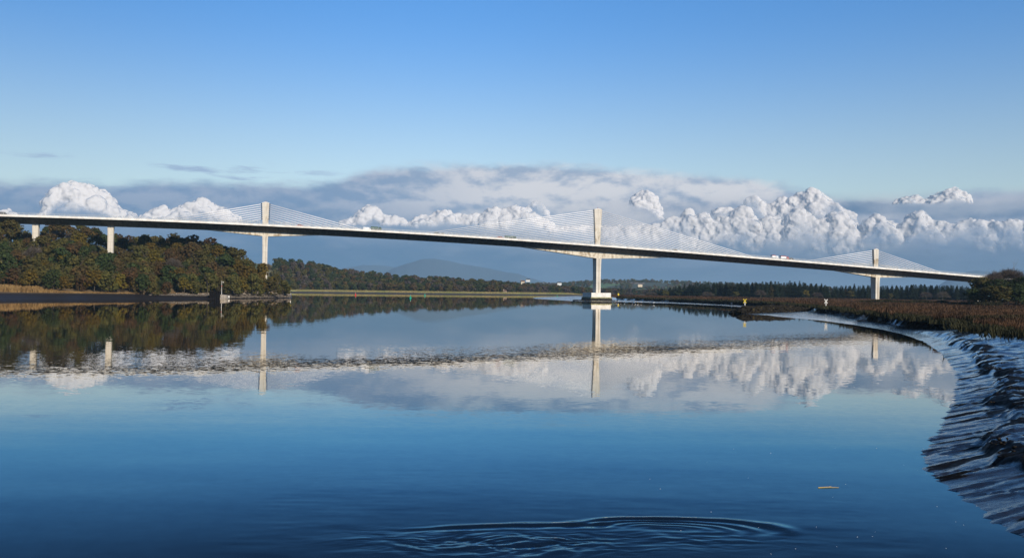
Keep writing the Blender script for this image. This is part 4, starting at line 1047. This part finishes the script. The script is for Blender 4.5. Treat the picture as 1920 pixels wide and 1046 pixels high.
for row_ in range(4):
    uu = 1212 + rnd.uniform(0, 5)
    while uu < 1835:
        D = float(PD0(uu)) + row_ * 9 + rnd.uniform(-3, 3); top = float(ptop(uu)) + rnd.gauss(0, 1.5) + 3.0 * (float(fbm(np.array([uu * .05]), np.array([row_ * .7]), 2)[0]) - .35)
        if row_ < 1: top += 1.5
        ht = (hor(uu) - top) / F_PX * D + CAM_H - 2.2
        k = 'larch' if (rnd.random() < .10 or 1555 < uu < 1562) else 'needle'; sc_ = ht / 15.5
        me, tm = CON[k][rnd.randrange(len(CON[k]))]
        where = ('left of the stone groyne beacon' if uu < 1397 else 'between the two river beacons' if uu < 1549 else 'left of the right tower' if uu < 1641 else 'right of the right tower')
        rw = ('in the front row', 'in the second row', 'in the third row', 'at the back')[row_]
        o = empty('conifer', ((uu - 960) / F_PX * D, D, 2.0), rnd.uniform(0, 6.28), label=f'{"brown larch" if k == "larch" else "dark green spruce"} {rw} of the plantation, {where}', cat='tree', group='conifers of the plantation behind the marsh')
        o.scale = (sc_ * rnd.uniform(1.3, 2.1), sc_ * rnd.uniform(1.3, 2.1), sc_); link('crown', me, None, o); link('trunk', tm, None, o); HC += 1
        uu += rnd.uniform(7.0, 11.0)
print('conifers', HC)
# round bushes at the plantation's foot
for (uu, top, wpx, k, lb) in ((1327, 545, 20, 'bare', 'round brown bush, leftmost in front of the plantation'), (1426, 541, 18, 'bare', 'round grey bush in front of the plantation, above the left beacon'),
        (1378, 546, 16, 'olive', 'low green bush in front of the plantation, left of the left beacon'), (1512, 543, 14, 'golden', 'pale yellowish round bush in front of the plantation'),
        (1533, 546, 18, 'bare', 'low grey thicket right of the pale yellowish bush'), (1595, 545, 15, 'olive', 'low olive bush left of the right tower pier'),
        (1737, 545, 22, 'bare', 'wide grey-brown bush right of the right tower pier'), (1768, 544, 22, 'bare', 'pale grey bush second right of the right tower pier'), (1668, 549, 12, 'olive', 'small green bush beside the right tower pier'),
        (1248, 544, 20, 'olive', 'dark round bush at the left end of the plantation'), (1222, 546, 20, 'bare', 'dark brown bush outermost at the left end of the plantation'), (1275, 543, 22, 'green', 'dark green bush second from the plantation left end')):
    D = float(PD0(uu)) - 14; ht = (hor(uu) - top) / F_PX * D + CAM_H - 2.2
    o = plant(FAR, k, (uu - 960) / F_PX * D, D, 1.6, ht / 12.0, wpx / F_PX * D / 9.2, lb, 'bushes in front of the plantation', 'bush'); o['category'] = 'bush'
# thicket at the right edge of the view
BIG = {'green': protos('green', (81,), h=14, rad=6, nl=20, per=420, size=.27), 'olive': protos('olive', (82,), h=14, rad=6, nl=20, per=420, size=.27), 'bare': bare_protos((83, 84), h=15, rad=5.6, n=9000, size=1.0)}
for (uu, top, wpx, k, D, lb) in ((1839, 520, 38, 'olive', 402, 'small olive tree hiding the right end of the bridge deck'), (1858, 506, 46, 'bare', 408, 'bare brown tree with twiggy top in the right thicket'),
        (1891, 495, 52, 'bare', 415, 'tallest tree of the right thicket, bare and twiggy'), (1872, 523, 60, 'green', 396, 'dark green tree in the middle of the right thicket'),
        (1922, 519, 56, 'green', 405, 'dark evergreen tree at the right edge of the view'), (1832, 540, 36, 'green', 392, 'low dark bush at the left foot of the right thicket'),
        (1862, 536, 60, 'olive', 384, 'olive green bush low in the middle of the right thicket'), (1905, 532, 56, 'green', 386, 'dark bush low at the right of the thicket'), (1945, 514, 60, 'olive', 410, 'tree just cut by the right edge of the view'),
        (1985, 505, 60, 'green', 415, 'dark tree outside the right edge'), (2030, 502, 60, 'olive', 415, 'olive tree outside the right edge')):
    ht = (hor(uu) - top) / F_PX * D + CAM_H - 2.2; hp = 15 if k == 'bare' else 14; rp = 5.6 if k == 'bare' else 6
    plant(BIG, k, (uu - 960) / F_PX * D, D, 2.0, ht / hp * 1.06, wpx / F_PX * D / (2 * rp) * 1.25, lb, 'thicket at the right edge of the marsh')

# ---------------------------------------------------------------- left shore: reeds, stones, quay, poles
n = 26000; U = rng.uniform(-60, 545, n); T = rng.uniform(0, 1, n)
t0 = np.interp(U, [0, 110, 300, 545], [24, 24, 22, 22]); t1 = np.interp(U, [0, 60, 110, 140, 545], [44, 40, 30, 25.5, 24]); T = t0 + (t1 - t0) * T
D = LD0(U) + T; z = Lz(U, T)
gold = leafmat('golden_reeds', (0.20, 0.115, 0.05), (0.30, 0.18, 0.075), scale=.1)
hh = np.interp(U, [0, 60, 110, 200, 545], [2.4, 2.0, .9, .45, .4])
tag(blades('shore_reeds', np.stack([(U - 960) / F_PX * D, D], 1), z, hh, np.full(n, .35), gold), 'pale orange reeds and grass along the foot of the left wood', 'reeds', kind='stuff')
n = 14000; U = rng.uniform(555, 1100, n); T = rng.uniform(13, 27, n); D = BD0(U) + T; z = Bz(U, T)
lev = leafmat('levee_grass', (0.25, 0.23, 0.09), (0.30, 0.24, 0.10), scale=.02)
tag(blades('levee_grass', np.stack([(U - 960) / F_PX * D, D], 1), z - .1, np.full(n, .9), np.full(n, .8), lev), 'strip of bright grass along the far levee', 'grass', kind='stuff')
stone = mat('shore_stone', (0.16, 0.13, 0.10), 0.9, color2=(0.07, 0.055, 0.04), scale=1.0); stonep = mat('pale_shore_stone', (0.36, 0.31, 0.25), 0.9, var=.5, scale=1.5)
pts = []
for i in range(2600):
    uu = rnd.uniform(280, 549); T = rnd.uniform(6, 25) if uu > 400 else rnd.uniform(15, 24); D = float(LD0(uu)) + T; pts.append(((uu - 960) / F_PX * D, D, float(Lz(np.array([uu]), np.array([T]))[0]) + .1))
tag(clods('shore_stones', pts, .42, stone, 12), 'stones of the revetment below the left wood', 'stones', kind='stuff')
pts = []
for i in range(500):
    uu = rnd.uniform(330, 549); T = rnd.uniform(20, 26); D = float(LD0(uu)) + T; pts.append(((uu - 960) / F_PX * D, D, float(Lz(np.array([uu]), np.array([T]))[0]) + .2))
tag(clods('shore_rubble', pts, .40, stonep, 13), 'pale rubble along the top of the left shore', 'rubble', kind='stuff')
def at_u(uu, D): return ((uu - 960) / F_PX * D, D)
def zof(uu, v_, D): return CAM_H + (hor(uu) - v_) / F_PX * D
# old quay: a dark timber-fendered block with a pale mast
D = 508; x, y = at_u(404, D)
qd = mat('shaded_timber', (0.006, 0.005, 0.005), .9, color2=(0.012, .010, .009), scale=1.5, spec=0.05)  # near-black base colour holds the shade on the quay front
t = empty('old_quay', (x, y, 0), .12, label='black timber-fronted old quay block on the left shore', cat='quay')  # the black is shade painted into the timber's base colour
b = MB(); b.box(-2.6, 2.6, -2.2, 8, -1, 4.0); b.build('quay_body', qd, t)
for i in range(6):
    b = MB(); b.tube((-2.4 + i * .96, -2.45, -1), (-2.4 + i * .96, -2.45, 4.3), .2, n=8); b.build('fender_pile', qd, t)
b = MB(); b.hexa([(2.7, -1.2, -.5), (6.6, -1.2, -.5), (6.6, 3, -.5), (2.7, 3, -.5), (2.9, -.8, 2.4), (6.2, -.8, 2.1), (6.2, 3, 2.1), (2.9, 3, 2.4)]); b.build('stone_step', stonep, t)
x, y = at_u(416, D)
t = empty('mast', (x, y, 0), 0, label='slim pale mast with a crossarm beside the old quay', cat='mast')
b = MB(); b.tube((0, 0, 1.6), (0, 0, zof(416, 526, D)), .13, .08, n=8); b.build('pole', M['edge'], t)
zz = zof(416, 528, D); b = MB(); b.box(-.1, 1.0, -.06, .06, zz - .35, zz - .2); b.box(.8, 1.1, -.12, .12, zz - .5, zz - .05); b.build('crossarm', M['edge'], t)
b = MB(); b.box(-.22, .22, -.22, .22, zof(416, 537, D), zof(416, 537, D) + .5); b.build('meter_box', mat('red_box', (.4, .08, .05)), t)
x, y = at_u(429, D + 10); zz = float(Lz(np.array([429.]), np.array([float(D + 10 - LD0(429))]))[0])
t = empty('sign_board', (x, y, zz), .1, label='small white board standing on the shore right of the mast', cat='sign')
b = MB(); b.box(-.6, .6, -.04, .04, .5, 1.7); b.build('panel', M['edge'], t)
for sx in (-.45, .45):
    b = MB(); b.box(sx - .05, sx + .05, -.03, .09, -.4, 1.6); b.build('post', M['rail'], t)
yel = mat('yellow_paint', (0.62, 0.46, 0.03), .5); red = mat('buoy_red', (0.6, 0.03, 0.03), .4); grn = mat('buoy_green', (0.01, 0.33, 0.22), .4)
x, y = at_u(545, 662)
t = empty('shore_marker', (x, y, 0), 0, label='yellow-topped white marker post at the tip of the left headland', cat='marker')
b = MB(); b.tube((0, 0, -1), (0, 0, 4.6), .38, .32, n=8); b.build('post', M['edge'], t)
b = MB(); b.tube((0, 0, 4.6), (0, 0, 6.6), .12, n=6); b.add([(-.7, 0, 5.4), (.7, 0, 5.4), (0, .1, 6.9), (0, -.1, 6.9)], [(0, 1, 2), (0, 3, 1), (0, 2, 3), (1, 3, 2)]); b.build('topmark', yel, t)
def buoy(uu, v_, m_, lb, s_=1.0, D=None):
    D = D or CAM_H * F_PX / (v_ - hor(uu)); x, y = at_u(uu, D)
    t = empty('buoy', (x, y, 0), rnd.uniform(0, 1), label=lb, cat='buoy', group='channel buoys'); t.scale = (s_, s_, s_); t.rotation_euler[0] = .06
    b = MB(); b.tube((0, 0, -.5), (0, 0, .5), 1.05, 1.05, n=16); b.tube((0, 0, .5), (0, 0, .75), 1.05, .7, n=16); b.build('float', m_, t)
    b = MB()
    for k in range(4):
        a = k * math.pi / 2 + .7; b.tube((math.cos(a) * .65, math.sin(a) * .65, .75), (math.cos(a) * .22, math.sin(a) * .22, 2.7), .07, n=5)
    b.tube((0, 0, 1.0), (0, 0, 2.6), .42, .30, n=10); b.build('tower', m_, t)
    b = MB(); b.tube((0, 0, 2.7), (0, 0, 2.85), .34, n=8); b.tube((0, 0, 2.85), (0, 0, 3.2), .12, n=8); b.build('lamp', M['rail'], t)
buoy(667, 553.2, red, 'red channel buoy off the far bank, left of the mountain', .8, 930)
buoy(770, 558, grn, 'larger green channel buoy, nearer the viewer of the two', .8, 700)
buoy(797, 554, grn, 'smaller green channel buoy, farther right of the two', .8, 990)
buoy(1045, 555.5, grn, 'tiny green channel buoy left of the centre pier', .8, 1050)
# groyne of dark stones with beacons
def lerp(a, b, t): return (a[0] + (b[0] - a[0]) * t, a[1] + (b[1] - a[1]) * t)
pts = []
A, B = (73.5, 306), (126, 372)
for i in range(2300):
    t = rnd.random(); p = lerp(A, B, t); w_ = 3.4 * (1 - .35 * t); o_ = rnd.uniform(-1, 1); hgt = 2.5 * (1 - abs(o_) ** 1.5) * float(np.interp(t, [0, .05, .45, .7, 1], [.3, .85, 1, .45, .25]))
    pts.append((p[0] + .78 * o_ * w_ * .9, p[1] - .62 * o_ * w_ + rnd.uniform(-1, 1), hgt + rnd.uniform(-.25, .1)))
weed = mat('weedy_stone', (0.014, 0.011, 0.007), .85, color2=(0.10, 0.075, 0.025), scale=.9, thr=(.55, .75), spec=.1)
o = clods('stone_groyne', pts, .62, weed, 21); tag(o, 'low groyne of dark weedy stones running out from the right bank', 'groyne')
pts = [(60.7 + rnd.uniform(-17, 13), 674 - rnd.uniform(9, 16), rnd.uniform(-.2, .5)) for i in range(700)]
o = clods('pier_riprap', pts, .8, weed, 22, zf=.4); tag(o, 'dark stones heaped round the foot of the centre pier', 'stones', kind='stuff')
def beacon(uu, D, zb, vtop, lb, tripod, m_):
    x, y = at_u(uu, D); H_ = zof(uu, vtop, D) - zb; t = empty('river_beacon', (x, y, zb), -.15, label=lb, cat='beacon', group='cross-topped river beacons')
    b = MB(); b.tube((0, 0, .0), (0, 0, H_ - .9), .17, n=8); b.build('pole', M['edge'], t)
    for sg in (-1, 1):
        b = MB(); w_ = .13; L = .85; a = sg * .62; ux, uz = math.sin(a), math.cos(a); px_, pz_ = uz * w_, -ux * w_; y0 = -.2 - .03 * sg
        c_ = Vector((0, y0, H_ - .85)); P4 = [(c_.x - ux * L - px_, c_.z - uz * L - pz_), (c_.x - ux * L + px_, c_.z - uz * L + pz_), (c_.x + ux * L + px_, c_.z + uz * L + pz_), (c_.x + ux * L - px_, c_.z + uz * L - pz_)]
        b.loft([[(p[0], y0 - .02, p[1]) for p in P4], [(p[0], y0 + .02, p[1]) for p in P4]]); b.build('cross_arm', m_, t)
    if tripod:
        for k in range(3):
            a = k * 2.094 + .5; b = MB(); b.tube((math.cos(a) * 1.5, math.sin(a) * 1.5, -.9), (0, 0, H_ * .38), .07, n=6); b.build('leg', M['dark'], t)
    b = MB(); b.box(-.3, .3, -.3, .3, -.8, .02); b.build('footing', M['weed'], t)
beacon(1397, 318, 1.5, 559.5, 'yellow cross-topped beacon on a tripod at the tip of the stone groyne', True, yel)
beacon(1549, 318, 0.6, 560.0, 'white cross-topped beacon on a pole at the marsh edge', False, M['edge'])
x, y = at_u(1160, 790); t = empty('marker_board', (x, y, 2.0), 0, label='small yellow marker board on the marsh right of the centre pier', cat='marker')
b = MB(); b.box(-.6, .6, -.08, .08, 1.6, 3.4); b.build('board', yel, t); b = MB(); b.box(-.1, .1, -.05, .25, -.5, 1.4); b.build('post', M['dark'], t)
# gulls resting on the flat right of the centre pier
gw = mat('gull_white', (.8, .8, .8), .7); gg_ = mat('gull_grey', (.35, .37, .40), .7); gy = mat('gull_bill', (.6, .35, .03), .5)
def skin(vs, es, rs, mat_, name, parent, sub=1):
    me = bpy.data.meshes.new(name); me.from_pydata(vs, es, []); o = link(name, me, mat_, parent)
    md = o.modifiers.new('s', 'SKIN')
    for i, r_ in enumerate(rs): me.skin_vertices[0].data[i].radius = (r_, r_)
    me.skin_vertices[0].data[0].use_root = True
    s2 = o.modifiers.new('u', 'SUBSURF'); s2.levels = s2.render_levels = sub; return o
gull = empty('gull'); bird = skin([(0, 0, .30), (-.16, 0, .30), (.12, 0, .33), (.20, 0, .42), (.25, 0, .47), (-.30, 0, .31), (-.42, 0, .31)], [(0, 1), (0, 2), (2, 3), (3, 4), (1, 5), (5, 6)], [.10, .09, .08, .045, .055, .05, .02], gw, 'body', gull, 2)
b = MB(); b.loft([[(.05, sg * .09, .38), (-.45, sg * .05, .33), (-.20, sg * .115, .26), (.08, sg * .11, .28)] for sg in (-1, 1)]); b.build('folded_wings', gg_, gull)
b = MB(); b.tube((.29, 0, .47), (.36, 0, .455), .018, .006, n=6); b.build('bill', gy, gull)
for sg in (-1, 1): b = MB(); b.tube((0, sg * .04, 0), (0, sg * .04, .22), .012, n=5); b.build('leg', gy, gull)
def copy_tree(o, parent=None):
    c_ = o.copy(); COL.objects.link(c_)
    if parent is not None: c_.parent = parent
    for ch in list(o.children): copy_tree(ch, c_)
    return c_
for i, (uu, v_) in enumerate([(1155, 566.2), (1159, 566.5), (1164, 566.4), (1171, 566.8), (1186, 567.3), (1191, 567.5), (1196, 567.8), (1200, 568.0), (1203, 568.2), (1226, 569.4)]):
    x, y = gp(uu, v_, .25); o = gull if i == 0 else copy_tree(gull); o.location = (x, y, .22); o.rotation_euler[2] = rnd.uniform(0, 6.28); o.scale = (1.7, 1.7, 1.7)
    tag(o, 'white gull resting on the mudflat right of the centre pier' if i < 9 else 'lone white gull farthest right on the mudflat', 'gull', 'gulls on the mudflat')
# floating twig and leaves
x, y = gp(1550, 914); t = empty('floating_stick', (x, y, 0), .12, label='yellow-brown stick floating on the near water', cat='stick')
b = MB(); b.tube((-.30, 0, .01), (.05, .02, .022), .016, .014, n=6); b.tube((.05, .02, .022), (.42, -.03, .012), .014, .007, n=6); b.build('stem', mat('dry_wood', (.42, .28, .09), .8), t)
b = MB(); b.tube((.05, .02, .02), (.22, .12, .03), .008, .004, n=5); b.build('side_twig', bpy.data.materials['dry_wood'], t)
n = 34; P_ = []
for i in range(n):
    uu = rnd.uniform(1150, 1840); v_ = rnd.uniform(830, 1040); x, y = gp(uu, v_); P_.append((x, y, .008))
tag(clods('foam_flecks', P_, .011, mat('foam', (.7, .7, .68), .9), 31, zf=.3), 'small flecks of foam and leaf litter floating on the near water', 'foam', kind='stuff')

# ---------------------------------------------------------------- houses of the village across the river
wallm = [mat('white_render', (.75, .73, .70), .9, var=.06), mat('cream_render', (.62, .52, .38), .9, var=.08), mat('brick_render', (.42, .20, .13), .9, var=.15)]
roofm = [mat('slate_roof', (.05, .055, .065), .7, var=.2), mat('brown_roof', (.14, .08, .05), .8, var=.2)]
def house(uu, v_, D, w_, d_, h_, rz, wi, ri, lb, z=None):
    x, y = at_u(uu, D); z = zof(uu, v_, D) if z is None else z
    t = empty('house', (x, y, z), rz, label=lb, cat='house', group='houses across the river')
    b = MB(); b.box(-w_ / 2, w_ / 2, -d_ / 2, d_ / 2, -4, h_); b.add([(-w_ / 2, -d_ / 2, h_ - .001), (-w_ / 2, d_ / 2, h_ - .001), (-w_ / 2, 0, h_ + d_ * .42)], [(0, 1, 2)]); b.add([(w_ / 2, -d_ / 2, h_ - .001), (w_ / 2, d_ / 2, h_ - .001), (w_ / 2, 0, h_ + d_ * .42)], [(0, 2, 1)]); b.build('wall', wallm[wi], t)
    b = MB(); e = .35; k = .42 + .0
    for sg in (-1, 1):
        b.hexa([(-w_ / 2 - e, sg * (d_ / 2 + e), h_ - e * .84), (w_ / 2 + e, sg * (d_ / 2 + e), h_ - e * .84), (w_ / 2 + e, 0, h_ + d_ * .42 + .03), (-w_ / 2 - e, 0, h_ + d_ * .42 + .03),
                (-w_ / 2 - e, sg * (d_ / 2 + e), h_ - e * .84 + .22), (w_ / 2 + e, sg * (d_ / 2 + e), h_ - e * .84 + .22), (w_ / 2 + e, 0, h_ + d_ * .42 + .28), (-w_ / 2 - e, 0, h_ + d_ * .42 + .28)])
    rf = b.build('roof', roofm[ri], t)
    b = MB(); b.box(-w_ / 2 + .3, -w_ / 2 + 1.1, -.45, .45, h_ + d_ * .30, h_ + d_ * .42 + 1.1); b.build('chimney', wallm[wi], rf)
    nwin = max(2, int(w_ / 3))
    for fl in range(2 if h_ > 4 else 1):
        for i in range(nwin):
            cx = -w_ / 2 + (i + .5) * w_ / nwin; zb = .9 + fl * 2.7
            if fl == 0 and i == nwin // 2:
                b = MB(); b.box(cx - .5, cx + .5, -d_ / 2 - .05, -d_ / 2 + .02, .05, 2.1); b.build('door', roofm[1], t)
            else:
                b = MB(); b.box(cx - .6, cx + .6, -d_ / 2 - .04, -d_ / 2 + .02, zb, zb + 1.2); b.build('window', glass, t)
HS = [(806, 531, 1520, 12, 8, 5, .3, 1, 1, 'cream house half hidden in the wood below the mountain'),
      (947, 548.6, 1425, 7, 5, 2.6, .1, 1, 1, 'low cream building at the right end of the bright levee'),
      (1023, 537, 2000, 13, 8, 5.2, .1, 0, 0, 'white house left of the pair above the village'),
      (1028.5, 537, 2010, 11, 8, 5.2, .1, 0, 0, 'white house right of the pair above the village'),
      (1038, 544.5, 1800, 7, 9, 5.5, .5, 0, 0, 'narrow white gabled house near the far shore'),
      (1032, 545.5, 1790, 5, 7, 3.2, .4, 0, 0, 'small white outbuilding beside the narrow gabled house'),
      (980, 531.5, 2100, 12, 8, 5, .2, 1, 1, 'cream house above the far trees left of the village'),
      (1049, 533, 2900, 18, 9, 5.2, 0, 0, 0, 'long white house on the distant hill left of the centre pier'),
      (1200, 535.5, 2750, 18, 9, 5, .1, 1, 0, 'pale farmhouse on the distant hill right of the centre pier'),
      (990, 526.5, 3600, 22, 10, 5, 0, 0, 0, 'hazy white farmhouse far away below the mountain slope'),
      (1021, 552, 1620, 18, 7, 3, .0, 1, 1, 'long low cream waterside building at the far shore'),
      (1050, 553, 1660, 14, 7, 2.8, .0, 2, 1, 'low brick waterside building, left one of the row'),
      (1065, 553, 1670, 12, 7, 2.8, .0, 2, 1, 'low brick waterside building, middle one of the row'),
      (1077, 553, 1680, 8, 7, 3.2, .0, 1, 1, 'short cream waterside building, third of the row'),
      (1088, 553, 1690, 6, 7, 4.5, .0, 0, 1, 'tall narrow white building nearest the centre pier')]
for h_ in HS: house(h_[0], h_[1], h_[2], h_[3] * .72, h_[4] * .8, h_[5] * .85, *h_[6:])

# ---------------------------------------------------------------- haze
hm = bpy.data.materials.new('haze_air'); hm.use_nodes = True; nl = hm.node_tree; nl.nodes.clear()
pv = nl.nodes.new('ShaderNodeVolumePrincipled'); pv.inputs['Color'].default_value = (0.36, 0.56, 0.74, 1); pv.inputs['Density'].default_value = 0.000065; pv.inputs['Anisotropy'].default_value = 0.0
om = nl.nodes.new('ShaderNodeOutputMaterial'); nl.links.new(pv.outputs[0], om.inputs['Volume'])
b = MB(); b.box(-43000, 43000, -500, 43000, -4, 470)
hz_o = b.build('haze', hm); tag(hz_o, 'thin blue haze in the air over the valley', 'haze', kind='stuff')
